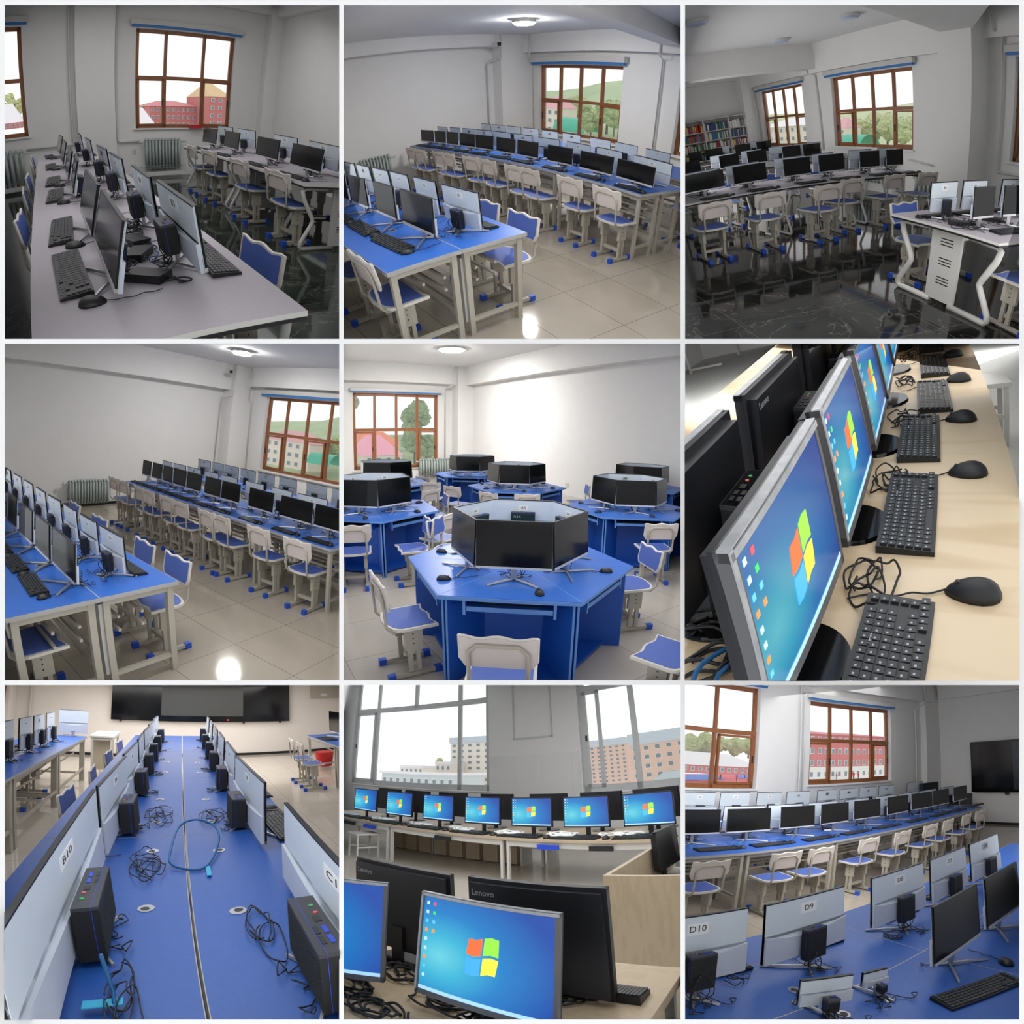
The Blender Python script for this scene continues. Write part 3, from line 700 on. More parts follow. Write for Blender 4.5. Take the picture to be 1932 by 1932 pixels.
def monitor_black(W=.5, H=.33, g=.09, tilt=4, pc=True, bez=BEZ, film=True, baser=.11, brand=True, lit=True, seed=0, detail=True, pcx=0.0, pcw=.30, glow=1.0):
    r = root('monitor'); T = Tilt(tilt, g); w = W/2; z1 = g+H; b = .018
    m = MB()
    m.box((-w, -.03, g), (w, -.005, g+b*1.4)); m.box((-w, -.03, z1-b), (w, -.005, z1)); m.box((-w, -.03, g), (-w+b, -.005, z1)); m.box((w-b, -.03, g), (w, -.005, z1))
    m.build('bezel', bez, r, T=T)
    if film:
        m = MB()
        for z in (z1-.004, ): m.box((-w-.001, -.033, z1-b*.9), (w+.001, -.03, z1-b*.2)); m.box((-w-.001, -.031, z1-.001), (w+.001, -.012, z1+.002))
        m.box((-w-.002, -.033, g+b), (-w+b*.5, -.03, z1)); m.build('protective_film', FILM, r, T=T)
    sw, s0, s1 = w-b, g+b*1.4, z1-b
    MB().box((-sw, -.028, s0), (sw, -.024, s1)).build('screen', wall_paper(W, H, g, glow) if lit else SCRN, r, T=T)
    if lit:
        cx, cz = 0, (s0+s1)/2; q = H*.175
        m = MB()
        for i, (sx, sz) in enumerate(((-1, 1), (1, 1), (-1, -1), (1, -1))):
            pts = []
            for t in (0, .5, 1):
                x = cx+sx*(.06+.94*t)*q; pts.append((x, cz+sz*.07*q+.12*q*math.sin(2.6*(x-cx)/q)+x*0))
            for t in (1, .5, 0):
                x = cx+sx*(.06+.94*t)*q*.92+sz*.08*q; pts.append((x, cz+sz*.95*q+.14*q*math.sin(2.6*(x-cx)/q)))
            if sx*sz < 0: pts = pts[::-1]
            m.prism(pts, 'y', -.0292, -.0282, i)
        m.build('flag_emblem', FLAGC, r, T=T)
        m = MB(); rnd = random.Random(3)
        for j in range(9):
            for i in range(2 if j < 4 else 1):
                x = -sw+H*.05+i*H*.085; z = s1-H*.06-j*H*.088; a = H*.016
                m.box((x-a, -.0292, z-a), (x+a, -.0282, z+a), (1+j) if i == 1 else rnd.choice((0, 0, 3, 4)))
        m.box((-sw, -.0292, s0), (sw, -.0282, s0+H*.035), 5); m.build('desktop_icons', ICONC, r, T=T)
    m = MB(); m.box((-w, -.006, g), (w, .004, z1)); m.prism([(-w+.01, g+.01), (w-.01, g+.01), (w-.02, z1-.02), (-w+.02, z1-.02)], 'y', .004, .03); m.build('back_shell', BACKB, r, T=T)
    if brand:
        text_obj('Lenovo', H*.085, mat('logo_grey', srgb(150, 152, 155), .4), r, 'lettering', T @ Matrix.Translation((w*.72, .0305, z1-H*.13)) @ Matrix.Rotation(PI, 4, 'Z') @ Matrix.Rotation(PI/2, 4, 'X'))
        text_obj('Lenovo', H*.05, mat('logo_dim', srgb(120, 120, 122), .4), r, 'lettering', T @ Matrix.Translation((0, -.0306, g+b*.7)) @ Matrix.Rotation(PI/2, 4, 'X'))
    MB().prism([(-.035, .01), (.035, .01), (.045, g+H*.3), (-.045, g+H*.3)], 'y', .03, .055).build('stand_neck', BLK, r)
    m = MB().cyl((0, .01), baser, 0, .012, 36, 0, r2=baser*.96); m.build('stand_base', BLKG, r)
    if pc:
        bw, bh, bd = W*pcw, H*.52, .06; z0 = g+H*.08; y0 = .05; m = MB()
        m.box((-bw/2, y0, z0), (bw/2, y0+bd, z0+bh), 0); m.box((-bw/2-.001, y0-.001, z0+bh-.012), (bw/2+.001, y0+bd+.001, z0+bh), 1)
        m.box((-bw/2-.0015, y0+bd*.73, z0+bh-.013), (bw/2+.0015, y0+bd*.75, z0+bh+.001), 2)
        for i in range(16):
            zz = z0+.01+(bh-.03)*i/16; m.box((-bw/2+.004, y0+bd, zz), (bw/2-.004, y0+bd+.0025, zz+(bh-.03)/32), 0)
            for sx in (-1, 1): m.box((sx*bw/2, y0+.006, zz), (sx*(bw/2+.002), y0+bd-.006, zz+(bh-.03)/32), 0)
        for i in range(2):
            for j in range(2): m.box((bw*(.12+.16*i), y0+bd*(.2+.3*j), z0+bh), (bw*(.23+.16*i), y0+bd*(.38+.3*j), z0+bh+.003), 3)
        m.cyl((-bw*.3, y0+bd*.35), bd*.08, z0+bh, z0+bh+.003, 10, 5); m.cyl((-bw*.17, y0+bd*.35), bd*.08, z0+bh, z0+bh+.003, 10, 6); m.box((-bw*.05, y0+bd*.25, z0+bh), (bw*.06, y0+bd*.5, z0+bh+.003), 3)
        m.build('mini_computer', [PCB, PCT, PCBL, BLK, PCBL, GRN, PNK], r, T=T @ Matrix.Translation((pcx, 0, 0)))
        MB().box((-bw*.2, .03, z0+bh*.3), (bw*.2, .052, z0+bh*.8)).build('bracket', BLK, r, T=T @ Matrix.Translation((pcx, 0, 0)))
        rnd = random.Random(seed); m = MB()
        for k in range(3):
            R = H*.14*(.8+.5*rnd.random()); cx = rnd.uniform(-.03, .03)
            m.tube([(cx+R*math.cos(a), .09+.02*math.sin(2*a+k), .01+R+R*math.sin(a)) for a in [2*PI*i/14 for i in range(14)]], .0035, 5, closed=True)
        for k in range(3):
            p = Vector((rnd.uniform(-.05, .05), .08, z0)); q = Vector((rnd.uniform(-.12, .12), rnd.uniform(.08, .16), .006))
            m.tube([p, (p+q)/2+Vector((0, .03, -.02)), q, q+Vector((rnd.uniform(-.1, .1), .03, 0))], .0032, 5, 1 if k == 0 else 0)
        m.build('cable_bundle', [WIRE, WIRB], r, smooth=True)
    return r
def bring(o, p, q, tz):
    """stand a monitor with its left end (for its user) over p and its right end over q"""
    put(o, (p[0]+q[0])/2, (p[1]+q[1])/2, tz, math.atan2(q[1]-p[1], q[0]-p[0])); return o
def person(coat, label, c):
    r = root('person'); m = MB()
    m.tube([(-.1, .0, 0), (-.09, .04, .45), (-.07, 0, .88)], .075, 6, 1); m.tube([(.12, -.12, 0), (.1, .03, .45), (.07, 0, .88)], .075, 6, 1)
    m.ell((0, 0, 1.12), (.2, .13, .34), 10, 8, 0); m.tube([(-.2, 0, 1.38), (-.27, .02, 1.1), (-.25, -.1, .86)], .05, 6, 0); m.tube([(.2, 0, 1.38), (.27, .05, 1.1), (.22, .14, .9)], .05, 6, 0)
    m.tube([(0, 0, 1.4), (0, 0, 1.5)], .055, 6, 2); m.ell((0, 0, 1.62), (.085, .1, .12), 10, 8, 2)
    m.build('body', [coat, BLK, mat('skin', srgb(215, 170, 145), .6)], r); MB().ell((0, .015, 1.67), (.092, .105, .10), 10, 8).build('hair', BLK, r)
    put(r, *c, random.uniform(0, 6)); tag(r, label, 'person'); return r

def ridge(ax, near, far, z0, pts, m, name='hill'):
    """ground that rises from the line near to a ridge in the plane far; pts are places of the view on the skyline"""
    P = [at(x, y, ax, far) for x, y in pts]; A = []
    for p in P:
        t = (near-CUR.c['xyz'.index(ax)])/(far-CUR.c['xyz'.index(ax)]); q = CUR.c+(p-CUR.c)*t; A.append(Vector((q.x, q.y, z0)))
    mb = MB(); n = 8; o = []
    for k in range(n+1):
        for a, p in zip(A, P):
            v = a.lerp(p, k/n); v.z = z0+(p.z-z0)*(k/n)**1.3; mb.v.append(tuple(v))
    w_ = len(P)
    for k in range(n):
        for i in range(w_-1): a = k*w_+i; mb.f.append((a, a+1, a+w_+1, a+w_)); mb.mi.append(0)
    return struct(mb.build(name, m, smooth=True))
def slab(pts, z0, z1, name, m=WALLM):
    return struct(MB().prism(pts, 'z', z0, z1).build(name, m))
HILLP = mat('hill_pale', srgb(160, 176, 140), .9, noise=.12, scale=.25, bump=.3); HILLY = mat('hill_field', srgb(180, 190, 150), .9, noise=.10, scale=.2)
# ================================================================== ROOM 1: grey desks, dark marble floor
DARK1 = tile_mat('dark_marble', (.030, .036, .030), 1.0, 1.5, .2, .3, (.075, .08, .07), .06, .5, veins=(.09, .10, .085), spec=.4)
BEIGET = tile_mat('beige_tiles', (.38, .335, .275), .61, .78, 2.712, 2.951, (.16, .14, .12), .10, .03)
use(1)
floor(-8, 6, 0, 12.3, DARK1)
WNAMES.update({1: 'the wider', 2: 'the cut-off left', 3: 'the four-column', 4: 'the cut-off right', 5: 'the far smaller', 6: 'the near larger', 7: 'the cut-off right', 8: 'the tall', 9: 'the tall', 10: 'the', 11: 'the', 12: 'the cut-off left', 13: 'the four-column', 14: 'the', 15: 'the'})
za, zb = 1.02, 2.99
wall('wall_back', 'y', 12.03, -7, 4.70, 0, 5, [(1.75, 3.79, za, zb), (-2.6, -.33, za, zb)])
wall('wall_right', 'x', 4.70, 0, 12.1, 0, 5)
window('y', 12.03, 1.75, 3.79, za, zb, [2.36, 3.15], 2.04, [(1.80, 2.34, za+.05, 2.02), (3.17, 3.75, za+.05, 2.02)], fw=.075)
window('y', 12.03, -2.6, -.33, za, zb, [-1.9, -1.1], 2.04, fw=.075)
column('column', (.60, 11.86, 0), (1.33, 12.03, 5)); column('column', (4.42, 11.7, 0), (4.70, 12.03, 5))
beam('beam', (3.1, 11.75, 3.55), (4.7, 12.03, 3.9)); beam('beam', (4.5, 8, 3.52), (4.7, 12.0, 4.2))
o = radiator(11, .76, .62); put(o, 1.89, 11.80, .18); tag(o, 'cast iron radiator under the wider window', 'radiator')
o = radiator(9, .9, .66); put(o, -1.35, 11.80, .12); tag(o, 'cast iron radiator cut off at the left edge', 'radiator')
pipe([(.50, 11.98, 4.2), (.50, 11.98, .85), (.50, 11.98, .78), (-.4, 11.98, .78)], .02, lbl='vertical white pipe left of the column turning towards the radiator')
pipe([(1.36, 11.98, 4.2), (1.36, 11.98, .8), (1.42, 11.98, .76), (1.85, 11.98, .76)], .02, lbl='vertical white pipe right of the column feeding the radiator')
m = MB(); m.box((-2, 11.72, .05), (3.0, 11.78, .13)); tag(m.build('floor_pipe', PIPE), 'long low white pipe at the foot of the back wall', 'pipe')
m = MB(); m.box((2.86, 11.86, za+.001), (3.14, 12.0, za+.075)); tag(m.build('red_box', RED), 'small red box lying on the window sill', 'box')
m = MB(); m.box((1.66, 12.02, .50), (1.74, 12.03, .60)); tag(m.build('wall_socket', WHT), 'white socket on the wall beside the radiator', 'socket')
g1 = lambda L, D: grey_desk(L, D, .75, tube=.024)
row_desks(g1, 'g', 'y', -.166, 1.49, [2.86, 3.0, 2.3, 1.5], .93, 'grey-topped computer desk', 'left table')
row_desks(g1, 'g', 'y', 2.30, 4.75, [2.65, 2.65], 1.15, 'grey-topped curved-leg desk', 'right table')
LR = 'left table'
row_monitors('y', .155, [(1.82, 2.62), (2.78, 3.62), (4.35, 5.15), (5.45, 6.25), (7.1, 8.0), (8.9, 9.8)], '-x', g=.07, H=.25, row=LR + ', left side', tilt=14, d=.9, kb=(.145, -.20, .74, .135, .09), detail=False, mouse_side=1)
row_monitors('y', .50, [(1.88, 2.66), (2.8, 3.52), (4.0, 4.75), (5.1, 5.9), (6.9, 7.8), (8.7, 9.6)], '+x', g=.07, H=.26, row=LR + ', right side', names=['B3', 'B4', 'C1', 'C2', 'C3', 'C4'], tilt=7, d=.9, pcd=.07, pcz=.03, big=1.35, kb=(.13, .10, .72, .13), detail=True)
row_monitors('y', 2.60, [(5.0, 5.80), (6.2, 7.0), (7.75, 8.5), (8.97, 9.75)], '-x', g=.09, H=.26, row='right table, front side', tilt=5, d=1, kb=(.17, .0, .66, .12))
row_monitors('y', 3.0, [(5.35, 6.1), (6.5, 7.3), (8.13, 8.95), (9.3, 10.1)], '+x', g=.1, H=.28, names=['B2', 'B1', 'A2', 'A1'], row='right table, rear side', tilt=5, big=1.4)
row_chairs('y', 2.42, [5.35, 6.6, 8.15, 9.25], '+x', 1.7, .80, 1.02, row='right table, front side')
row_chairs('y', 3.5, [5.5, 6.8], '-x', 1.7, .80, .95, row='right table, rear side')
row_chairs('y', -.07, [4.12, 5.5, 6.8, 8.6, 9.9], '+x', 1.35, .8, .98, row=LR + ', left side')
row_chairs('y', .76, [2.38], '-x', 1.3, .8, .97, row=LR + ', right side')
row_chairs('y', .66, [3.75, 5.4], '-x', 1.3, .8, .95, row=LR + ', right side', start=1)
def adapters(pts, row):
    for i, (x, y, a) in enumerate(pts):
        o = inst(('ad', 1), adapter); put(o, x, y, .752, a); tag(o, 'black power adapter with coiled lead, %s on %s' % (ORD[i], row), 'power adapter', 'power adapters on '+row)
def adapter():
    r = root('power_adapter'); MB().box((-.05, -.09, 0), (.05, .09, .035)).build('case', BLK, r)
    pts = [(.03*math.sin(2*a)+.0, -.14-.05*math.cos(a)*(1+.3*math.sin(3*a)), .006+.01*math.sin(a)**2) for a in [2*PI*i/24 for i in range(25)]]
    MB().tube([(0, -.09, .015)]+pts, .004, 4).build('lead', WIRE, r, smooth=True); return r
adapters([(.31, 2.12, .8), (.33, 2.5, -.5), (.36, 2.78, .3)], 'left table')
def tangle(x, y, z, sx, sy, n, seed, mt=WIRE, label='', rad=.003):
    rnd = random.Random(seed); m = MB()
    for k in range(n):
        pts = []; a = rnd.uniform(0, 6); cx, cy = rnd.uniform(-.3, .3)*sx, rnd.uniform(-.3, .3)*sy
        for i in range(12): a += rnd.uniform(.3, .9); pts.append((x+cx+sx*.5*math.cos(a)*rnd.uniform(.6, 1), y+cy+sy*.5*math.sin(a)*rnd.uniform(.6, 1), z+rad+rnd.uniform(0, .03)))
        m.tube(smooth_path(pts, k=3), rad, 4)
    return tag(m.build('cable', mt, None, smooth=True), label, 'cable')
tangle(.35, 3.05, .75, .16, .5, 5, 3, label='tangle of black cables between the nearest monitors of the left table')
tangle(.36, 2.5, .75, .14, .5, 1, 5, WIRB, label='blue network cable between the nearest monitors of the left table')
# outside
blk('y', 50, 850, 1138, 728, 602, 9, BRICK, RRED, 3, 10, 'long red brick building seen through the wider window', rh=.5)
blk('y', 46, 1178, 1300, 722, 548, 8, BRICK, RSAND, 4, 3, 'taller red building at the right of the wider window', rh=1.2)
blk('y', 40, 780, 875, 722, 700, 6, SHED, RPALE, 1, 4, 'low white shed seen through the wider window', rh=1.1)
blk('y', 40, -60, 130, 735, 700, 6, BRICK, RPALE, 1, 7, 'low red shed outside the cut-off left window', rh=1.2)
trees('y', 54, [(815, 690, 45, 85)], (.42, .46, .24), 'green bushy tree left of the red building', 4)
trees('y', 46, [(20, 700, 45, 200), (75, 700, 40, 180), (120, 700, 30, 150)], (.45, .47, .22), 'yellow-green tree outside the cut-off left window', 11)
hill(-20, 30, 30, 75, -2.4, lambda u, v: 0, GROUND, 'ground')

# ================================================================== ROOM 2: blue desks, beige tiles
use(2)
floor(-6, 7.3, 0, 9.6, BEIGET)
X, Y, H2 = 6.9, 9.04, 2.653
wall('wall_right', 'x', X, -2, Y, 0, 3.2, [(6.25, 8.53, .68, 2.05), (2.6, 5.05, .72, 2.28)])
wall('wall_left', 'y', Y, -8, X, 0, 3.2)
ceiling(-8, 7.2, -2, 9.4, H2)
window('x', X, 6.25, 8.53, .68, 2.05, [6.82, 7.39, 7.96], 1.36, [(6.30, 6.80, .73, 1.33), (7.98, 8.48, .73, 1.33)], fw=.055)
window('x', X, 2.6, 5.05, .72, 2.28, [3.2, 3.8, 4.4], 1.5, fw=.055)
column('column', (6.15, 8.75, 0), (X, Y, 3.0))
beam('beam', (-8, 8.72, 2.42), (6.2, Y, H2+.2)); beam('beam', (6.72, -2, 2.30), (X, 8.8, H2+.2)); slab([(-.5, 2.07), (.2, 2.03), (6.75, 4.98), (6.75, 5.39)], 2.42, H2+.2, 'beam')
pipe([(6.1, 8.66, 2.65), (6.1, 8.66, 2.2), (5.95, 8.85, 2.15), (5.95, 8.95, 2.1), (5.95, 8.98, .5)], .016, lbl='vertical white pipe left of the corner column')
pipe([(6.66, 8.5, 2.65), (6.66, 8.5, 2.2), (6.84, 8.62, 2.1), (6.85, 8.62, .5)], .016, lbl='vertical white pipe right of the corner column')
pipe([(6.68, 5.35, 2.65), (6.70, 5.35, 2.25), (6.86, 5.4, 2.2), (6.86, 5.4, .4)], .016, lbl='vertical white pipe between the two windows')
o = ceiling_lamp(.17, 200); put(o, 4.81, 6.25, H2); tag(o, 'round lit ceiling lamp above the blue rows', 'lamp')
o = ceiling_lamp(.17, 200); put(o, 4.72, 4.38, H2); tag(o, 'second lit ceiling lamp at the top edge near the beam', 'lamp')
o = cctv(); put(o, 5.8, 8.4, H2-.03); tag(o, 'small black security camera hanging near the corner', 'camera')
o = radiator(10, .62, .5); put(o, 3.0, 8.84, .12); tag(o, 'radiator on the blank left wall', 'radiator')
bd = lambda L, D: blue_desk(L, D, shelf=True)
RD, RC = 'near left table', 'front blue row'
bn = lambda L, D: blue_desk(L, D, w=.045)
row_desks(bn, 'b', 'y', .966, 2.763, [1.75, 1.75, 1.75], .58, 'blue-topped steel desk', RD+', left half')
row_desks(bn, 'b', 'y', 1.549, 2.763, [1.75, 1.75, 1.75], .58, 'blue-topped steel desk', RD+', right half', flip=True)
row_monitors('y', 1.44, [(2.93, 3.46), (3.55, 4.05), (4.25, 4.65), (4.80, 5.15), (5.35, 5.75)], '-x', g=.09, H=.27, row=RD + ', left side', tilt=3, kb=(.20, -.12, .50, .14))
row_monitors('y', 1.80, [(2.89, 3.39), (3.49, 3.94), (4.04, 4.44), (4.50, 4.88), (5.0, 5.38), (5.5, 5.85), (6.0, 6.3)], '+x', g=.06, H=.28, names=['D%d' % i for i in range(1, 8)], row=RD + ', right side', tilt=4, kb=(.17, .10, .5, .12), detail=True)
row_chairs('y', 1.10, [3.05, 3.85], '+x', 1.2, .95, 1.03, row=RD + ', left side')
row_chairs('y', 2.2, [3.15, 3.75], '-x', 1.1, .9, .97, row=RD + ', right side')
bc = lambda L, D: blue_desk(L, D, w=.035)
row_desks(bc, 'c', 'y', 3.90, 3.15, [1.35, 1.35, 1.35, 1.33], .39, 'blue-topped steel desk', RC+', front half')
row_desks(bc, 'c', 'y', 4.29, 3.15, [1.35, 1.35, 1.35, 1.33], .39, 'blue-topped steel desk', RC+', rear half', flip=True)
row_monitors('y', 4.12, [(3.17, 3.71), (3.77, 4.3), (4.42, 4.92), (5.11, 5.53), (5.61, 6.03), (6.14, 6.6), (6.62, 7.08), (7.13, 7.51), (7.56, 7.92), (8.02, 8.42)], '-x', g=.05, H=.21, row=RC, tilt=3, d=.7, kb=(.14, .04, .37, .09))
row_monitors('y', 4.45, [(3.2, 3.75), (3.91, 4.37), (4.45, 4.91), (5.05, 5.48), (5.62, 6.05), (6.15, 6.55), (6.65, 7.05), (7.12, 7.5), (7.6, 7.95), (8.05, 8.4)], '+x', g=.05, H=.23, names=['B%d' % i for i in range(1, 11)], row=RC + ', rear side', tilt=3, d=.7)
row_monitors('y', 5.5, [(3.99, 4.46), (4.57, 5.03), (5.1, 5.54), (5.74, 6.17), (6.27, 6.7), (6.78, 7.2), (7.29, 7.68), (7.78, 8.14), (8.24, 8.55)], '+x', g=.02, H=.22, tz=.72, names=['A%d' % i for i in range(2, 11)], row='far window row', tilt=3, d=.7)
row_desks(lambda L, D: blue_desk(L, D, tz=.72), 'a', 'y', 5.2, 3.4, [1.7, 1.7, 1.7], .8, 'blue-topped steel desk', 'far window row')
row_chairs('y', 3.78, [3.36, 3.95, 4.62, 4.93, 5.55, 6.0, 6.62, 6.9, 7.55, 7.9], '+x', .98, .75, 1.0, row='front blue row', jit=.05)
row_chairs('y', 4.95, [3.3, 4.1], '-x', .98, .75, 1.0, row=RC + ', rear side')
m = MB(); m.box((1.56, 2.83, .12), (1.60, 2.92, .66)); tag(m.build('cable_duct', WHT), 'white cable duct hanging under the near left table', 'cable duct')
blk('x', 30, 1128, 1235, 752, 612, 2, CREAM, RROSE, 3, 3, 'cream school building with pink roof beyond the window', rh=1.0)
HGT = lambda u, v: 0
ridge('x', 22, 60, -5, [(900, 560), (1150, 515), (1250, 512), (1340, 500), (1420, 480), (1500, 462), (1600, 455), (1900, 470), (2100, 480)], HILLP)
trees('x', 34, [(1290, 720, 50, 140), (1360, 720, 60, 150), (1500, 760, 70, 170)], (.34, .42, .2), 'green tree beyond the four-column window', 21)
trees('x', 26, [(1410, 770, 45, 120), (1540, 775, 40, 160)], (.26, .32, .14), 'darker green tree beyond the four-column window', 25)
def dome(c, L, R, label):
    m = MB(); n = 12
    for i in range(n):
        a, b = PI*i/n, PI*(i+1)/n
        m.add([(-L/2, R*math.cos(a), R*math.sin(a)), (L/2, R*math.cos(a), R*math.sin(a)), (L/2, R*math.cos(b), R*math.sin(b)), (-L/2, R*math.cos(b), R*math.sin(b))], [(0, 1, 2, 3)])
    o = m.build('greenhouse', mat('greenhouse_green', srgb(60, 165, 135), .5, noise=.08)); put(o, c[0], c[1], c[2], c[3]); tag(o, label, 'greenhouse')
q = at(1335, 742, 'x', 28); dome((q.x, q.y, q.z, -1.57), 3.6, 1.0, 'round-roofed green greenhouse beyond the window')

# ================================================================== ROOM 3: grey row, dark floor, bookcase
use(3)
DARK3 = tile_mat('dark_marble_wide', (.014, .014, .013), 1.55, .83, 3.40, 3.656, (.085, .085, .08), .06, .5, veins=(.07, .07, .065), spec=.32)
floor(-4, 8.8, 0, 14.6, DARK3)
wall('wall_right', 'x', 8.36, -2, 14.47, 0, 3.9, [(8.164, 10.682, .953, 2.533), (11.837, 13.911, .953, 2.533), (3.2, 5.95, .953, 2.56)])
wall('wall_left', 'y', 14.47, -6, 8.36, 0, 3.9)
ceiling(-6, 8.7, -2, 14.8, 3.365)
window('x', 8.36, 11.837, 13.911, .953, 2.533, [12.36, 12.87, 13.39], 1.76, [(11.9, 12.33, 1.01, 1.72), (13.42, 13.85, 1.01, 1.72)], fw=.06)
window('x', 8.36, 8.164, 10.682, .953, 2.533, [8.79, 9.42, 10.05], 1.76, [(8.23, 8.76, 1.01, 1.72), (10.08, 10.62, 1.01, 1.72)], fw=.065)
window('x', 8.36, 3.2, 5.95, .953, 2.56, [3.9, 4.6, 5.3], 1.76, fw=.065)
column('column', (7.9, 6.42, 0), (8.36, 7.12, 3.8)); column('column', (7.9, 14.1, 0), (8.36, 14.47, 3.8))
beam('beam', (-6, 11.0, 2.80), (8.25, 11.5, 3.5)); slab([(3.5, 4.87), (6.3, 4.8), (8.3, 6.78), (8.3, 7.26)], 2.99, 3.5, 'beam'); beam('beam', (8.20, 7.1, 2.70), (8.36, 14.4, 3.5)); beam('beam', (8.20, -1, 2.85), (8.36, 6.42, 3.5))
beam('beam', (-6, 14.3, 2.98), (8.0, 14.47, 3.5))
for (x, y, z) in ((6.75, 10.09, 'middle of three'), (6.66, 7.82, 'nearest the big beam'), (3.73, 7.64, 'cut off at the left edge')):
    o = ceiling_lamp(.19, 0); put(o, x, y, 3.365); tag(o, 'unlit round ceiling lamp, '+z, 'lamp')
pipe([(8.1, 11.35, 3.3), (8.18, 11.3, 2.72), (8.32, 11.2, 2.65), (8.32, 11.1, .85)], .018, lbl='vertical white pipe between the two windows')
pipe([(8.22, 14.2, 3.3), (8.22, 14.05, 2.65), (8.3, 14.0, .9)], .018, lbl='vertical white pipe in the far corner')
pipe([(8.1, 6.25, 3.3), (8.15, 6.22, 2.95), (8.3, 6.15, 2.9), (8.3, 6.15, .80), (8.3, 6.1, .76), (8.3, 5.6, .76)], .02, lbl='vertical white pipe beside the big column')
pipe([(8.3, 8.2, .76), (8.3, 7.6, .70)], .016, lbl='short horizontal pipe right of the radiator')
o = radiator(14, 1.6, .52); put(o, 8.16, 10.2, .25, -PI/2); tag(o, 'radiator under the near larger window', 'radiator')
o = radiator(14, 1.5, .40); put(o, 8.16, 7.9, .10, -PI/2); tag(o, 'low radiator beside the big column', 'radiator')
# bookcase and books
r = root('bookcase'); bx = [4.6, 5.55, 6.52, 7.34, 8.12]; bz = [.10, .46, .78, 1.06, 1.35, 1.62, 1.97]
m = MB(); m.box((4.6, 14.42, 0), (8.12, 14.44, 2.0)); m.build('back_panel', WHT, r)
for x in bx: MB().box((x-.02, 14.12, 0), (x+.02, 14.42, 2.0)).build('upright', WHT, r)
for z in bz: MB().box((4.6, 14.12, z-.012), (8.12, 14.42, z+.012)).build('shelf', WHT, r)
r.matrix_world = CUR.M; mark(r, 3); tag(r, 'white bookcase full of books against the far wall', 'bookcase')
bcol = [srgb(*c) for c in ((215, 210, 200), (190, 185, 178), (60, 110, 150), (190, 60, 50), (225, 190, 90), (70, 130, 90), (120, 120, 125), (235, 232, 226), (160, 40, 50), (50, 70, 110))]
bcn = ['cream', 'grey', 'blue', 'red', 'yellow', 'green', 'dark grey', 'white', 'dark red', 'navy']
bm_ = [mat('book_'+bcn[i].replace(' ', '_'), bcol[i], .6, noise=.05) for i in range(10)]
nb = 0; rnd = random.Random(5); bays = ['', 'left', 'middle', 'right']; shn = ['', '', 'fourth', 'third', 'second', 'top']
for si in (2, 3, 4, 5):
    for bi in (1, 2, 3):
        x = bx[bi]+.03; q = 0; pal = rnd.sample(range(10), 4)+([7, 7, 0] if bi == 3 and si != 4 else [])
        while x < bx[bi+1]-.08 and nb < 296:
            wd = rnd.uniform(.022, .05); hh = rnd.uniform(.17, .24); ci = rnd.choice(pal)
            key = ('book', ci); 
            if rnd.random() < .05: x += .05
            def mk():
                m = MB(); m.box((0, 0, 0), (1, .2, 1)); return m.build('book', bm_[ci])
            o = inst(key, mk); o.scale = (1, 1, 1); o.matrix_world = CUR.M @ Matrix.Translation((x, 14.14, bz[si]+.013)) @ Matrix.Diagonal((wd, 1, hh, 1)); mark(o, 3)
            q += 1; tag(o, '%s book, %s from left, %s shelf, %s bay' % (bcn[ci], NTH[q-1], shn[si], bays[bi]), 'book', 'books on the %s shelf of the %s bay' % (shn[si], bays[bi]))
            x += wd+.003; nb += 1
g3 = lambda L, D: grey_desk(L, D, .75, tube=.02)
R3F = 'long front row'
row_desks(g3, 'g3', 'x', 2.0, 6.43, [2.1, 1.45, 1.34], 1.0, 'grey-topped curved-leg desk', R3F)
row_monitors('x', 6.72, [(2.66, 3.29), (3.45, 4.0), (4.3, 4.78), (4.96, 5.4), (5.74, 6.14), (6.30, 6.65)], '-y', g=.10, H=.26, row=R3F, kb=(.24, .05, .42, .16), tilt=3, order='from left')
row_monitors('x', 7.10, [(2.8, 3.36), (3.52, 4.1), (4.38, 4.95), (5.09, 5.5), (5.85, 6.27), (6.44, 6.8)], '+y', g=.08, H=.28, row=R3F + ', rear side', tilt=3, names=[None]*6, order='from left')
row_chairs('x', 6.05, [2.7, 3.5, 4.4], '+y', 1.12, 1.15, 1.0, row=R3F, order='from left')
row_chairs('x', 6.35, [5.08, 5.9, 6.6], '+y', 1.05, 1.15, 1.0, row=R3F, order='from left', start=3)
row_chairs('x', 7.9, [2.9, 3.9, 4.9, 5.9], '-y', 1.1, 1.1, .97, row=R3F + ', rear side', order='from left')
row_desks(g3, 'g3b', 'x', 3.2, 9.85, [1.9, 1.5, 1.4], 1.0, 'grey-topped computer desk', 'second row')
row_monitors('x', 10.2, [(4.0, 4.5), (4.92, 5.45), (5.63, 6.12), (6.56, 6.99), (7.11, 7.54)], '-y', g=.06, H=.28, row='second row', tilt=3, order='from left')
row_monitors('x', 10.5, [(4.85, 5.5), (5.65, 6.15), (6.4, 6.95), (7.05, 7.8)], '+y', g=.06, H=.29, row='second row, rear side', tilt=3, order='from left')
row_chairs('x', 9.6, [4.9, 7.0], '+y', 1.1, 1.1, 1.0, row='second row', order='from left')
row_desks(g3, 'g3c', 'x', 4.0, 12.8, [1.9, 1.9], .9, 'grey-topped computer desk', 'third row')
row_monitors('x', 13.0, [(5.42, 5.8), (5.91, 6.45), (6.83, 7.31), (7.51, 7.99)], '-y', g=.10, H=.30, row='third row', tilt=3, order='from left')
row_monitors('x', 13.3, [(6.3, 6.8), (7.3, 7.8)], '+y', g=.10, H=.31, row='third row, rear side', tilt=3, order='from left')
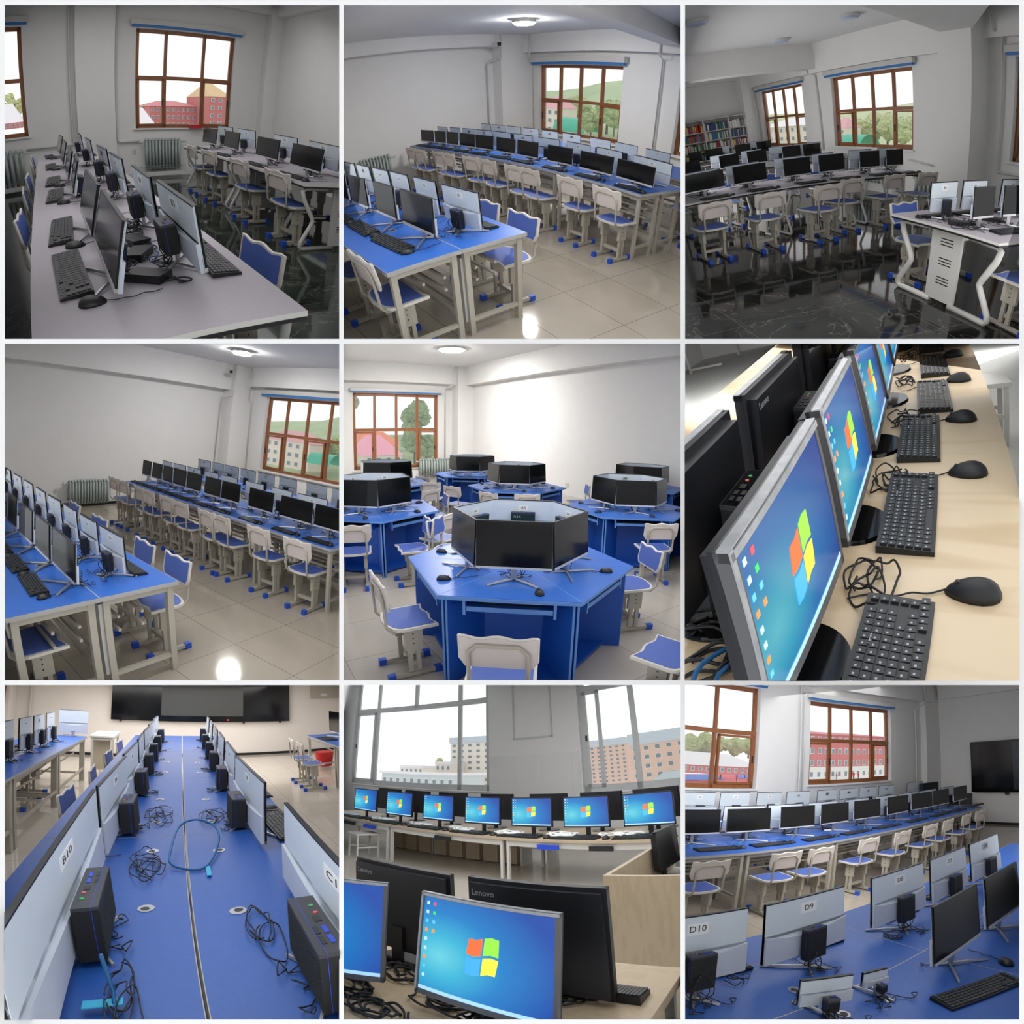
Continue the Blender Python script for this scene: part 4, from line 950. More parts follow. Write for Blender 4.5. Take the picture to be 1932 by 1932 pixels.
o = grey_desk(2.3, 1.26, .75, tube=.03); put(o, 3.745, 2.65, 0); tag(o, 'near grey-topped desk with white curved end frame', 'desk')
RN = 'near right desk'
row_monitors('x', 3.05, [(3.86, 4.15), (4.28, 4.56)], '-y', g=.10, H=.26, row=RN + ', front side', kb=(.15, .16, .34, .13), tilt=3, order='from left')
row_monitors('x', 3.5, [(3.82, 4.17), (4.25, 4.6), (4.86, 5.15)], '+y', g=.08, H=.26, names=['B4', 'B3', 'B2'], row=RN + ', rear side', kb=(.12, -.05, .36, .12), tilt=3, order='from left', big=1.3)
row_chairs('x', 2.62, [4.15], '+y', 1.1, 1.1, .97, row=RN + ', front side', order='from left')
row_chairs('x', 3.95, [4.15, 4.75], '-y', 1.0, 1.0, 1.0, row=RN + ', rear side', order='from left')
adapters([(3.95, 3.25, .9), (4.45, 3.28, .4)], 'near right desk')
tangle(4.0, 3.2, .75, .3, .25, 5, 9, label='tangle of black cables on the near right desk')
blk('x', 44, 440, 720, 860, 715, 9, CREAM, RPALE, 3, 9, 'cream school building with pale roof beyond the far window', rh=1.2)
blk('x', 36, 850, 925, 860, 725, 2, CREAM, RROSE, 3, 3, 'cream building at the left of the near window', rh=1.0)
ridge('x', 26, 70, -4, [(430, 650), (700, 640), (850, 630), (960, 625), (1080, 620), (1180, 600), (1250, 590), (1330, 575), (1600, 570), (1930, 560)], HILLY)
trees('x', 40, [(1010, 850, 50, 170), (1080, 850, 60, 200), (1160, 860, 60, 210), (1250, 870, 60, 200)], (.42, .48, .2), 'yellow-green tree beyond the near window', 41)
trees('x', 38, [(1900, 920, 50, 250)], (.42, .48, .2), 'yellow-green tree beyond the cut-off right window', 47)
q = at(990, 835, 'x', 34); dome((q.x, q.y, q.z, -1.57), 3.4, 1.2, 'round-roofed green greenhouse beyond the window')

# ================================================================== ROOM 4: the same kind of room from further left
use(4)
T4 = tile_mat('beige_tiles_b', (.38, .335, .275), .64, .77, 2.33, 3.18, (.16, .14, .12), .09, .03)
floor(-4, 7.6, 0, 10.3, T4)
X, Y, H4 = 7.237, 9.98, 3.27
wall('wall_right', 'x', X, 2, Y, 0, 3.9, [(6.15, 8.986, .817, 2.592)])
wall('wall_left', 'y', Y, -4, X, 0, 3.9)
ceiling(-5, 7.5, 0, 10.3, H4)
window('x', X, 6.15, 8.986, .817, 2.592, [6.86, 7.57, 8.28], 1.72, [(6.92, 7.52, .88, 1.68), (8.33, 8.92, .88, 1.68)], fw=.065)
column('column', (6.65, 9.55, 0), (X, Y, 3.8))
beam('beam', (-4, 9.70, 2.66), (6.7, Y, 3.4)); beam('beam', (7.0, 4, 2.80), (X, 9.6, 3.4))
pipe([(6.6, 9.5, 3.25), (6.6, 9.5, 2.55), (6.5, 9.8, 2.45), (6.5, 9.9, .5)], .018, lbl='vertical white pipe left of the corner column')
pipe([(6.95, 9.35, 3.25), (6.95, 9.35, 2.5), (7.15, 9.45, 2.4), (7.16, 9.45, .5)], .018, lbl='vertical white pipe right of the corner column')
o = ceiling_lamp(.21, 260); put(o, 5.2, 7.37, H4); tag(o, 'round lit ceiling lamp', 'lamp')
o = cctv(); put(o, 6.25, 9.3, H4-.05); tag(o, 'small black security camera hanging near the corner', 'camera')
o = radiator(14, .84, .46); put(o, 3.02, 9.78, .06); tag(o, 'wide radiator on the blank left wall', 'radiator')
o = radiator(5, .32, .44); put(o, 1.75, 9.78, .06); tag(o, 'radiator cut off at the left edge', 'radiator')
o = radiator(8, .5, .4); put(o, 4.55, 9.78, .06); tag(o, 'radiator behind the end of the blue row', 'radiator')
struct(MB().box((-4, 9.94, 0), (X, 9.98, .05)).build('baseboard_left', BLK))
RD, RC = 'left table', 'front blue row'
bq = lambda L, D: blue_desk(L, D, w=.05)
row_desks(bq, 'b4', 'y', .519, 3.111, [1.85, 1.85, 1.85], .617, 'blue-topped steel desk', RD+', left half')
row_desks(bq, 'b4', 'y', 1.136, 3.111, [1.85, 1.85, 1.85], .617, 'blue-topped steel desk', RD+', right half', flip=True)
row_monitors('y', 1.02, [(3.2, 3.74), (3.80, 4.22), (4.35, 4.75), (4.95, 5.35), (5.6, 6.0), (6.4, 6.8), (7.3, 7.7)], '-x', g=.09, H=.27, row=RD + ', left side', tilt=3, kb=(.20, -.12, .44, .13))
row_monitors('y', 1.42, [(3.30, 3.74), (3.83, 4.22), (4.33, 4.70), (4.83, 5.2), (5.35, 5.72), (5.9, 6.27), (6.5, 6.85), (7.1, 7.45), (7.7, 8.05)], '+x', g=.07, H=.27, names=['D%d' % i for i in range(1, 10)], row=RD + ', right side', tilt=5, kb=(.16, .08, .48, .12), detail=True)
row_chairs('y', .72, [3.42], '+x', 1.15, 1.0, .97, row=RD + ', left side')
row_chairs('y', 1.80, [3.55, 4.15, 5.3, 6.2], '-x', 1.1, .95, 1.0, row=RD + ', right side')
b5 = lambda L, D: blue_desk(L, D, w=.04)
row_desks(b5, 'c4', 'y', 3.47, 3.06, [1.25, 1.25, 1.25, 1.25], .45, 'blue-topped steel desk', RC+', front half')
row_desks(b5, 'c4', 'y', 3.92, 3.06, [1.25, 1.25, 1.25, 1.25], .45, 'blue-topped steel desk', RC+', rear half', flip=True)
row_monitors('y', 3.78, [(3.21, 3.64), (3.67, 4.23), (4.37, 4.87), (5.08, 5.5), (5.55, 5.93), (6.04, 6.48), (6.48, 6.92), (6.94, 7.26), (7.31, 7.65), (7.72, 8.03)], '-x', g=.11, H=.26, row=RC, tilt=3, d=.8, kb=(.20, .04, .37, .10))
row_monitors('y', 4.1, [(3.74, 4.24), (4.35, 4.79), (4.94, 5.38), (5.59, 5.97), (6.06, 6.46), (6.6, 6.98), (7.1, 7.45), (7.55, 7.88)], '+x', g=.11, H=.27, names=['B%d' % i for i in range(2, 10)], row=RC + ', rear side', tilt=3, d=.8)
row_monitors('y', 5.2, [(4.2, 4.66), (4.75, 5.24), (5.43, 5.92), (6.01, 6.48), (6.54, 7.0), (7.08, 7.5), (7.57, 7.94), (8.05, 8.43)], '+x', g=.09, H=.26, names=['A%d' % i for i in range(2, 10)], row='far window row', tilt=3, d=.8)
row_desks(lambda L, D: blue_desk(L, D), 'a4', 'y', 4.95, 3.6, [1.7, 1.7, 1.7], .8, 'blue-topped steel desk', 'far window row')
row_chairs('y', 3.45, [3.38, 4.02, 4.72, 5.05, 5.72, 6.15, 6.75, 7.05, 7.7, 8.1], '+x', .98, .85, 1.02, row=RC, jit=.05)
row_chairs('y', 4.6, [3.5, 4.3], '-x', 1, .9, 1.0, row=RC + ', rear side')
m = MB(); m.box((1.14, 3.17, .14), (1.19, 3.24, .68)); tag(m.build('cable_duct', WHT), 'white cable duct hanging under the left table', 'cable duct')
blk('x', 30, 1495, 1740, 712, 562, 2.5, CREAM, RROSE, 3, 6, 'cream school building with pink roof beyond the window', rh=1.0)
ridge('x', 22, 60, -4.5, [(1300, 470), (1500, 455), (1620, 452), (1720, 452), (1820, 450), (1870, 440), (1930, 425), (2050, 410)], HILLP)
trees('x', 34, [(1780, 700, 50, 150), (1850, 700, 55, 150), (1915, 700, 50, 160)], (.34, .42, .22), 'green tree right of the pink-roofed building', 61)
q = at(1840, 698, 'x', 27); dome((q.x, q.y, q.z, -1.57), 2.6, .9, 'round-roofed green greenhouse beyond the window')
# ================================================================== ROOM 5: six-sided blue desks
use(5)
T5 = tile_mat('beige_tiles_c', (.46, .42, .37), .72, .72, 1.30, 3.3, (.24, .21, .18), .12, .03)
floor(-5, 9, 0, 16.2, T5)
X, Y, H5 = 8.31, 15.83, 4.31
wall('wall_left', 'y', Y, -4, X, 0, 5, [(3.68, 7.04, .40, 3.21)])
wall('wall_right', 'x', X, 1, Y, 0, 5)
ceiling(-4, 8.6, 1, 16.2, H5)
window('y', Y, 3.68, 7.04, .40, 3.21, [4.52, 5.36, 6.2], 1.86, [(3.76, 4.46, .48, 1.80), (6.26, 6.96, .48, 1.80)], fw=.11)
column('column', (7.65, 15.3, 0), (X, Y, 5))
beam('beam', (-4, 15.5, 3.62), (7.7, Y, 4.6)); beam('beam', (8.0, 1, 3.60), (X, 15.4, 4.6))
pipe([(7.5, 15.25, 4.3), (7.5, 15.25, 3.6), (7.3, 15.6, 3.5), (7.3, 15.72, 3.4), (7.3, 15.75, .6)], .03, lbl='vertical white pipe beside the corner')
o = ceiling_lamp(.42, 28); q = at(625, 40, 'z', H5); put(o, q.x, q.y, H5); tag(o, 'round lit ceiling lamp', 'lamp')
q = at(1277, 817, 'x', X); m = MB(); m.box((X-.012, q.y-.06, q.z-.07), (X, q.y+.06, q.z+.07)); tag(m.build('wall_socket', WHT), 'white socket on the blank right wall', 'socket')
o = radiator(14, 1.6, .6); q = at(470, 780, 'y', Y-.2); put(o, q.x-.2, Y-.22, .1); tag(o, 'radiator under the window behind the far desks', 'radiator')
def hexdesk(R=.985):
    r = root('hexagonal_desk'); V = [(R*math.cos(k*PI/3), R*math.sin(k*PI/3)) for k in range(6)]
    m = MB(); m.prism(V, 'z', .722, .747, 1); m.prism([(x*.992, y*.992) for x, y in V], 'z', .747, .75, 0); m.build('tabletop', [DESKB, mat('desk_light_edge', srgb(88, 134, 200), .5)], r)
    m = MB()
    for k in range(6):
        c, s = math.cos(k*PI/3), math.sin(k*PI/3); m.prism([(-.003*s, .003*c), (.003*s, -.003*c), (R*.99*c+.003*s, R*.99*s-.003*c), (R*.99*c-.003*s, R*.99*s+.003*c)], 'z', .75, .7506)
    m.build('seam', mat('desk_light_edge', (1, 1, 1)), r)
    for k in range(6):
        c, s = math.cos(k*PI/3), math.sin(k*PI/3); m = MB()
        for sg in (-1, 1):
            ox, oy = -s*.018*sg, c*.018*sg
            m.prism([(R*.30*c+ox-s*.007, R*.30*s+oy+c*.007), (R*.30*c+ox+s*.007, R*.30*s+oy-c*.007), (R*.93*c+ox+s*.007, R*.93*s+oy-c*.007), (R*.93*c+ox-s*.007, R*.93*s+oy+c*.007)], 'z', .0, .722, 0)
            m.prism([(R*.93*c+ox-s*.009, R*.93*s+oy+c*.009), (R*.93*c+ox+s*.009, R*.93*s+oy-c*.009), (R*.935*c+ox+s*.009, R*.935*s+oy-c*.009), (R*.935*c+ox-s*.009, R*.935*s+oy+c*.009)], 'z', .0, .722, 1)
        m.build('upright_board', [DESKD, mat('desk_light_edge', (1, 1, 1))], r)
    m = MB(); m.prism([(x*.52, y*.52) for x, y in V], 'z', .02, .70); m.build('core_board', DESKD, r)
    m = MB(); m.prism([(x*.80, y*.80) for x, y in V], 'z', .02, .05); m.build('bottom_board', DESKD, r)
    for k in range(6):
        T = Matrix.Rotation(k*PI/3+PI/6, 4, 'Z'); d = R*.866
        m = MB(); m.box((d-.30, -.30, .635), (d-.045, .30, .655)); m.box((d-.05, -.30, .63), (d-.04, .30, .665), 1)
        for s in (-1, 1): m.box((d-.30, s*.305, .62), (d-.04, s*.325, .722)); m.box((d-.045, s*.305, .60), (d-.038, s*.325, .722), 1)
        m.build('keyboard_tray', [DESKB, mat('desk_light_edge', (1, 1, 1))], r, T=T)
        MB().box((d-.28, -.22, .655), (d-.12, .22, .672)).build('keyboard', BLK, r, T=T)
    return r
HA = -.68
hexes = [('A', 2.04, 2.93, 'the nearest desk'), ('B', 1.67, 6.08, 'the cut-off left desk'), ('D', 5.05, 4.34, 'the right-hand desk'),
         ('C', 4.86, 7.12, 'the middle desk'), ('E', 2.75, 8.9, 'the far window desk'), ('F', 5.25, 9.7, 'the farthest desk'), ('G', 7.3, 5.95, 'the far right desk')]
# direction of each seat around a desk (edge normals), numbered
EN = [HA+PI/6+k*PI/3 for k in range(6)]
lblA = {0: 'A3', 1: 'A4', 2: 'A5', 3: 'A6', 4: None, 5: None}
ncnt = 0
for nm, hx, hy, what in hexes:
    o = inst(('hex',), hexdesk); put(o, hx, hy, 0, HA); tag(o, 'blue hexagonal computer desk, '+what[4:], 'desk')
    for k, a in enumerate(EN):
        wx = {0: 'right rear', 1: 'rear', 2: 'left rear', 3: 'left', 4: 'front', 5: 'right front'}[k]
        dx, dy = math.cos(a), math.sin(a); rz = a+PI/2
        lab = {0: '3', 1: '4', 2: '5', 3: '6', 4: '1', 5: '2'}[k]
        if nm == 'A': lab = {0: 'A4', 1: 'A5', 2: 'A6', 3: 'A1', 4: 'A2', 5: 'A3'}[k]
        else: lab = nm+lab
        o = inst(('hm', nm == 'A', k % 3), lambda: monitor_white(.565, .36, .10, 3, 1.0, True, nm == 'A', True, seed=k, pcz=.09, pcm=mat('pc_green', srgb(14, 46, 38), .5), pctext='VOX', pcw=.40))
        put(o, hx+dx*.50, hy+dy*.50, .75, rz); add_number(o, lab, .585, .36, .10, 3, 1, .9); mark(o, 5)
        tag(o, 'white-backed monitor %s, %s side of %s' % (lab, wx, what), 'monitor', 'monitors on '+what)
        if nm in 'ABCD':
            o = inst(('mh', k % 2), lambda: mouse(.115, .066, .036, seed=k)); mx = hx+dx*.72-dy*.20; my = hy+dy*.72+dx*.20
            put(o, mx, my, .751, rz+random.uniform(-.5, .5)); tag(o, 'black mouse on the %s side of %s' % (wx, what), 'mouse')
def chair_at(x, y, ang, label, S=(1.0, 1.0, 1.0)):
    o = inst(('ch',)+S, lambda: chair(*S)); put(o, x, y, 0, ang-PI/2); tag(o, label, 'chair')
def tow(x, y, hx, hy): return math.atan2(hy-y, hx-x)
for (x, y, ang, lb) in ((1.24, 1.93, tow(1.24, 1.93, 2.04, 2.93), 'school chair seen from behind at the front of the nearest desk'),
        (1.03, 2.97, -.05, 'school chair left of the nearest desk'), (2.28, 1.50, 1.80, 'school chair cut off at the lower right corner'),
        (3.12, 2.60, 2.75, 'school chair right of the nearest desk showing its blue backrest'), (4.42, 3.33, tow(4.4, 3.3, 5.05, 4.34), 'school chair before the right-hand desk'),
        (2.30, 5.15, 1.9, 'school chair at the corner of the left-hand desk seen from behind'), (1.80, 4.85, 3.0, 'school chair with blue backrest facing the left-hand desk'), (1.12, 5.05, 1.3, 'school chair at the left edge'),
        (3.55, 8.3, 1.0, 'school chair seen from behind before the farthest desk'), (3.75, 7.45, .4, 'school chair left of the middle desk'), (3.95, 6.4, .3, 'school chair with blue back near the middle desk'),
        (4.35, 6.05, 1.0, 'school chair seen from behind before the middle desk'), (5.95, 6.5, 2.6, 'school chair right of the middle desk'), (6.1, 5.6, 2.4, 'second school chair right of the middle desk'),
        (2.85, 6.6, 2.9, 'school chair right of the left-hand desk'), (2.95, 7.3, 1.9, 'school chair behind the left-hand desk'), (3.9, 9.3, .4, 'school chair left of the farthest desk'), (2.2, 4.6, -.9, 'school chair behind the nearest desk at the left')):
    chair_at(x, y, ang, lb, (1.05, 1.0, 1.0))
blk('y', 34, 130, 345, 700, 645, 6, CREAM, mat('roof_pink', srgb(232, 160, 178), .6), 1, 4, 'pink-roofed cream house beyond the window', rh=1.6)
blk('y', 46, 110, 330, 640, 590, 8, CREAM, RORG, 1, 7, 'orange-roofed house behind the pink-roofed one', rh=1.5)
blk('y', 52, 60, 150, 590, 560, 8, SHED, RROSE, 1, 3, 'white house with pale red roof farther back', rh=1.3)
blk('y', 52, 190, 330, 592, 572, 8, SHED, RORG, 1, 5, 'white house with orange roof farther back', rh=1.3)
blk('y', 40, 60, 128, 710, 640, 5, SHED, RORG, 1, 2, 'small white gabled house at the left of the window', rh=1.0)
trees('y', 26, [(415, 700, 75, 190), (480, 720, 60, 180)], (.22, .30, .16), 'green tree low in the right half of the window', 71)
trees('y', 24, [(430, 720, 90, 400)], (.22, .30, .16), 'tall green tree at the right of the window', 75)
trees('y', 24, [(60, 520, 50, 240)], (.30, .36, .24), 'green branch of a tree at the top left of the window', 77)
hill(-30, 60, 24, 120, -3.8, lambda u, v: max(0, v-60)*.07, HILLM)

# ================================================================== ROOM 6: wooden desk with black monitors, seen from close by
use(6)
def wood(name, a, b, sx=(1, .12, 1), sc=6):
    m = bpy.data.materials.new(name); m.use_nodes = True; nt = m.node_tree; N = nt.nodes; L = nt.links; p = N['Principled BSDF']
    tc = N.new('ShaderNodeTexCoord'); mp = N.new('ShaderNodeMapping'); mp.inputs['Scale'].default_value = sx; L.new(tc.outputs['Object'], mp.inputs[0])
    nz = N.new('ShaderNodeTexNoise'); nz.inputs['Scale'].default_value = 1.3*sc; nz.inputs['Detail'].default_value = 3; nz.inputs['Distortion'].default_value = .6; L.new(mp.outputs[0], nz.inputs[0])
    ma = N.new('ShaderNodeMath'); ma.operation = 'MULTIPLY'; ma.inputs[1].default_value = 9.0; L.new(nz.outputs[0], ma.inputs[0])
    fr = N.new('ShaderNodeMath'); fr.operation = 'SINE'; ma2 = N.new('ShaderNodeMath'); ma2.operation = 'MULTIPLY'; ma2.inputs[1].default_value = 3.0; L.new(ma.outputs[0], ma2.inputs[0]); L.new(ma2.outputs[0], fr.inputs[0])
    rp = N.new('ShaderNodeValToRGB'); rp.color_ramp.elements[0].color = (*a, 1); rp.color_ramp.elements[1].color = (*b, 1); rp.color_ramp.elements[0].position = 0; rp.color_ramp.elements[1].position = .55
    mr = N.new('ShaderNodeMapRange'); mr.inputs[1].default_value = -1; mr.inputs[2].default_value = 1; L.new(fr.outputs[0], mr.inputs[0]); L.new(mr.outputs[0], rp.inputs[0]); L.new(rp.outputs[0], p.inputs['Base Color'])
    p.inputs['Roughness'].default_value = .42; MATS[name] = m; return m
WOODT = wood('maple_desktop', srgb(200, 176, 142), srgb(214, 193, 162), (1, .16, 1), 3.2)
WHT6 = tile_mat('light_tiles', (.60, .60, .58), .8, 1.1, .4, 3.2, (.42, .42, .40), .25, .02)
floor(-9, 6, 0, 16, WHT6)
def wdesk(L, D, tz=.75, t=.03, mt=None, legs=WHT):
    r = root('computer_desk'); MB().box((0, 0, tz-t), (L, D, tz)).build('tabletop', mt or WOODT, r)
    for x in (.04, L-.09):
        for y in (.04, D-.09): MB().box((x, y, 0), (x+.05, y+.05, tz-t)).build('leg', legs, r)
    m = MB(); m.box((.06, .05, tz-t-.10), (L-.06, .07, tz-t)); m.box((.06, D-.07, tz-t-.10), (L-.06, D-.05, tz-t)); m.build('apron', legs, r); return r
R6L, R6R = 'left-hand row', 'right-hand row'
row_desks(wdesk, 'w6', 'y', -1.45, .25, [1.8, 2.45, 2.0], .93, 'maple-topped desk', 'table left half')
row_desks(wdesk, 'w6', 'y', -.52, .25, [1.8, 2.45, 2.0], .74, 'maple-topped desk', 'table right half', flip=True)
def cabled_kb():
    r = keyboard(.44, .15, True, True, .018, True); text_obj('Lecoo', .012, PAPER, r, 'lettering', Matrix.Translation((.07, .045, .0235))); return r
for i, (y0, y1, kx, kc) in enumerate([(.43, .93, -.078, .68), (.99, 1.46, -.093, 1.31), (1.56, 2.06, -.085, 1.87), (2.14, 2.6, -.03, 2.37), (2.72, 3.16, -.02, 2.93), (3.3, 3.75, -.02, 3.5)]):
    o = inst(('m6', i % 2), lambda: monitor_black(.49, .35, .085, 5, seed=i, pcx=.05, pcw=.38, glow=.72)); put(o, -.245, (y0+y1)/2, .75, PI/2)
    tag(o, '%s lit monitor, %s' % (NTH[i], R6R), 'monitor', 'monitors of the '+R6R)
    o = inst(('k6',), cabled_kb); put(o, kx, kc, .751, PI/2+random.uniform(-.03, .03)); tag(o, 'black keyboard before the %s monitor, %s' % (NTH[i], R6R), 'keyboard', 'keyboards of the '+R6R)
    o = inst(('s6', i % 2), lambda: mouse(.128, .072, .042, seed=i+3)); put(o, .075+.02*(i > 2), (.955, 1.557, 2.045, 2.6, 3.115, 3.7)[i], .751, PI/2+random.uniform(-.1, .1)); tag(o, 'black mouse beside the %s keyboard, %s' % (NTH[i], R6R), 'mouse', 'mice of the '+R6R)
    tangle(-.16, (y0+y1)/2+.26, .75, .10, .16, 4, 60+i, label='coiled black cable by the %s keyboard, %s' % (NTH[i], R6R))
for i, (y0, y1) in enumerate([(.50, 1.04), (1.14, 1.72), (1.85, 2.38), (2.5, 3.0), (3.15, 3.6)]):
    o = inst(('m6b', i % 2), lambda: monitor_black(.54, .36, .085, 5, seed=i+7, lit=False, bez=BLK, pcx=-.13, pcw=.34)); put(o, -.52, (y0+y1)/2, .75, -PI/2)
    tag(o, '%s black monitor back, %s' % (NTH[i], R6L), 'monitor', 'monitors of the '+R6L)
tangle(-.42, .62, .75, .22, .25, 6, 90, label='thick coil of black cables in the lower left corner', rad=.005)
tangle(-.36, .50, .75, .12, .3, 2, 91, WIRB, label='blue network cable in the lower left corner', rad=.006)
tangle(-.42, 1.45, .76, .14, .3, 3, 92, WIRB, label='blue network cables between the two rows', rad=.004)
tangle(-.42, 1.35, .76, .2, .5, 6, 93, label='black cables hanging between the two rows')
def stool(h=.45, w=.34):
    r = root('stool'); MB().box((-w/2, -w*.4, h-.03), (w/2, w*.4, h)).build('seat', WHT, r)
    for x in (-w/2+.02, w/2-.055):
        for y in (-w*.4+.01, w*.4-.045): MB().box((x, y, 0), (x+.035, y+.035, h-.03)).build('leg', WHT, r)
    m = MB(); m.box((-w/2+.03, -w*.4+.02, .2), (w/2-.03, -w*.4+.04, .23)); m.box((-w/2+.03, w*.4-.04, .2), (w/2-.03, w*.4-.02, .23)); m.build('rung', WHT, r); return r
o = stool(.45, .32); put(o, .30, 3.62, 0, .1); tag(o, 'small white stool beside the right edge of the table', 'stool')
wall('wall_left', 'y', 9.3, -9, -1, 0, 3)
wall('wall_side', 'x', -4.6, 3, 9.3, 0, 3)
m = MB(); m.box((-4.3, 7.9, 0), (-4.26, 7.94, 1.6)); m.box((-4.3, 7.9, .05), (-3.6, 7.94, .09)); m.box((-3.64, 8.9, 0), (-3.6, 8.94, 1.6)); tag(m.build('metal_frame', WHT), 'thin white metal frame standing by the wall', 'frame')

# ================================================================== ROOM 7: down the middle of a blue double row
use(7)
T7 = tile_mat('pale_tiles', (.62, .56, .48), .62, 1.1, .3, 3.1, (.38, .33, .27), .06, .02)
floor(-6, 6, 0, 13.2, T7)
wall('wall_back', 'y', 12.73, -3.95, 6, 0, 3.4, m=WALLW)
wall('wall_left', 'x', -3.95, 2, 12.73, 0, 3.4, [(10.2, 12.2, .55, 2.4)], m=WALLW, sgn=-1)
window('x', -3.95, 10.2, 12.2, .55, 2.4, [10.9, 11.6], 1.4, sgn=-1)
struct(MB().box((-3.95, 12.70, 0), (6, 12.73, .06)).build('baseboard_back', BLK))
pipe([(-3.6, 12.66, 3), (-3.6, 12.66, .3)], .03, lbl='vertical pipe at the left end of the back wall')
r = root('display_board'); MB().box((-1.70, 12.60, .86), (2.72, 12.72, 2.3)).build('case', BLKG, r)
MB().box((-.52, 12.59, 1.0), (1.50, 12.60, 2.2)).build('screen', mat('screen_grey', srgb(72, 74, 74), .3), r)
for x0, x1 in ((-1.64, -.6), (1.6, 2.66)): MB().box((x0, 12.592, .92), (x1, 12.60, 2.25)).build('side_board', BLKG, r)
for x in (-1.5, 1.5, 2.45): MB().box((x, 12.60, .82), (x+.05, 12.68, .86)).build('bracket', BLK, r)
MB().box((1.10, 12.585, .895), (1.14, 12.60, .925)).build('power_light', emi('led_red', (1, .02, .02), 3), r)
r.matrix_world = CUR.M; mark(r, 7); tag(r, 'wide black display board on the back wall', 'display board')
r = root('wall_box'); MB().box((3.35, 12.66, 1.44), (4.6, 12.72, 2.2)).build('case', mat('box_grey', srgb(185, 180, 165), .5), r); MB().box((3.62, 12.65, 1.50), (3.80, 12.66, 1.58)).build('door_label', PAPER, r); r.matrix_world = CUR.M; mark(r, 7); tag(r, 'grey metal wall box cut off at the top right', 'box')
DESK7 = mat('blue_desktop_deep', srgb(36, 84, 162), .42, noise=.05, scale=30)
b7 = lambda L, D: blue_desk(L, D, top=DESK7, holes=((.434, .116) if L > 2.5 else (.83, .48)) if D > .8 else ((.512, .853) if L > 2.5 else (.14, .49)), hy=D-.19, w=.05)
row_desks(b7, 'c7', 'y', -.90, .9, [2.58, 2.15, 2.2, 2.4], .893, 'blue desk', 'central row left half')
row_desks(b7, 'c7', 'y', .003, .9, [2.58, 2.15, 2.2, 2.4], .75, 'blue desk', 'central row right half', flip=True)
LB, LC = 'central row left half', 'central row right half'
row_monitors('y', -.44, [(1.22, 2.95), (3.03, 4.25), (4.35, 5.3), (5.5, 6.3), (6.5, 7.3), (7.5, 8.4), (8.6, 9.6)], '-x', g=.04, H=.38, names=['B10', 'B9', 'B8', 'B7', 'B6', 'B5', 'B4'], row=LB, tilt=-3, d=1.1, detail=True, pcd=.085, kb=(.22, .1, .8, .2), big=.9)
row_monitors('y', .44, [(.64, 2.44), (3.0, 4.25), (4.45, 5.4), (5.65, 6.5), (6.7, 7.5), (7.8, 8.6), (8.9, 9.7)], '+x', g=.04, H=.38, names=['C10', 'C9', 'C8', 'C7', 'C6', 'C5', 'C4'], row=LC, tilt=-3, d=1.1, detail=True, pcd=.085, kb=(.22, -.1, .8, .2), big=.9)
row_desks(lambda L, D: blue_desk(L, D, w=.08), 'l7', 'y', -2.6, 3.6, [2.0, 2.0, 2.0], .9, 'blue steel-legged desk', 'left row')
row_monitors('y', -2.08, [(5.4, 5.9), (6.05, 6.7), (6.9, 7.5), (7.6, 8.1), (8.3, 8.75)], '-x', g=.06, H=.38, row='left row', tilt=-2, d=1.1, names=['A8', 'A7', 'A6', 'A5', 'A4'], kb=(.2, 0, .5, .2))
row_chairs('y', -2.3, [5.0, 5.9, 7.0, 8.2], '-x', 1.6, 1.1, .95, row='left row, right side')
row_chairs('y', -.86, [4.9, 6.2, 7.6, 9.0], '+x', 1.4, .9, .96, row='central row, left side')
r = blue_desk(.45, 1.0, top=WHT, edge=WHT, legs=WHT, shelf=False, holes=()); put(r, -1.7, 9.8, 0); MB().box((0.02, .3, .1), (.40, .32, .72)).build('front_panel', mat('panel_beige', srgb(190, 180, 160), .6), r); mark(r, 7); tag(r, 'small white teacher desk before the back wall', 'desk')
o = monitor_white(.5, .4, .04, 0, 1, False, False, False); put(o, -1.95, 9.6, .75, PI+.2); tag(o, 'white monitor at the end of the left row', 'monitor')
row_desks(lambda L, D: blue_desk(L, D, w=.05), 'r7', 'y', 2.46, 6.0, [1.9, 1.9], .9, 'blue steel-legged desk', 'right row')
row_chairs('y', 2.12, [8.75, 8.05], '+x', 1.2, .9, 1.0, row='right row', order='from far end')
o = inst(('mw7',), lambda: monitor_white(1.0, .42, .08, 0, 1, False)); put(o, 2.9, 9.0, .75, -PI/2); tag(o, 'black-screened monitor at the right edge', 'monitor')
o = inst(('kb7',), lambda: keyboard(.6, .25)); put(o, 2.62, 8.8, .751, -PI/2); tag(o, 'black keyboard at the right edge', 'keyboard')
r = root('bucket'); m = MB().cyl((0, 0), .16, 0, .30, 20, r2=.21); m.build('pail', RED, r); put(r, 2.9, 10.0, .05); tag(r, 'red plastic bucket behind the chairs', 'bucket')
def ring(pts, label, mt, rad):
    P = [Vector(p) for p in pts]; n = len(P); out = []
    for i in range(n):
        a, b, c, d = P[i-1], P[i], P[(i+1) % n], P[(i+2) % n]
        for t in (0, .25, .5, .75): out.append(.5*((2*b)+(-a+c)*t+(2*a-5*b+4*c-d)*t*t+(-a+3*b-3*c+d)*t**3))
    return tag(MB().tube(out, rad, 6, closed=True).build('cable', mt, None, smooth=True), label, 'cable')
ring([tuple(at(x, y, 'z', z)) for x, y, z in ((960, 980, .80), (1010, 820, .84), (1100, 775, .86), (1200, 800, .84), (1240, 870, .80), (1210, 980, .77), (1150, 1050, .76), (1050, 1055, .76), (975, 1030, .77))], 'large loop of blue network cable across the central gap', WIRB, .007)
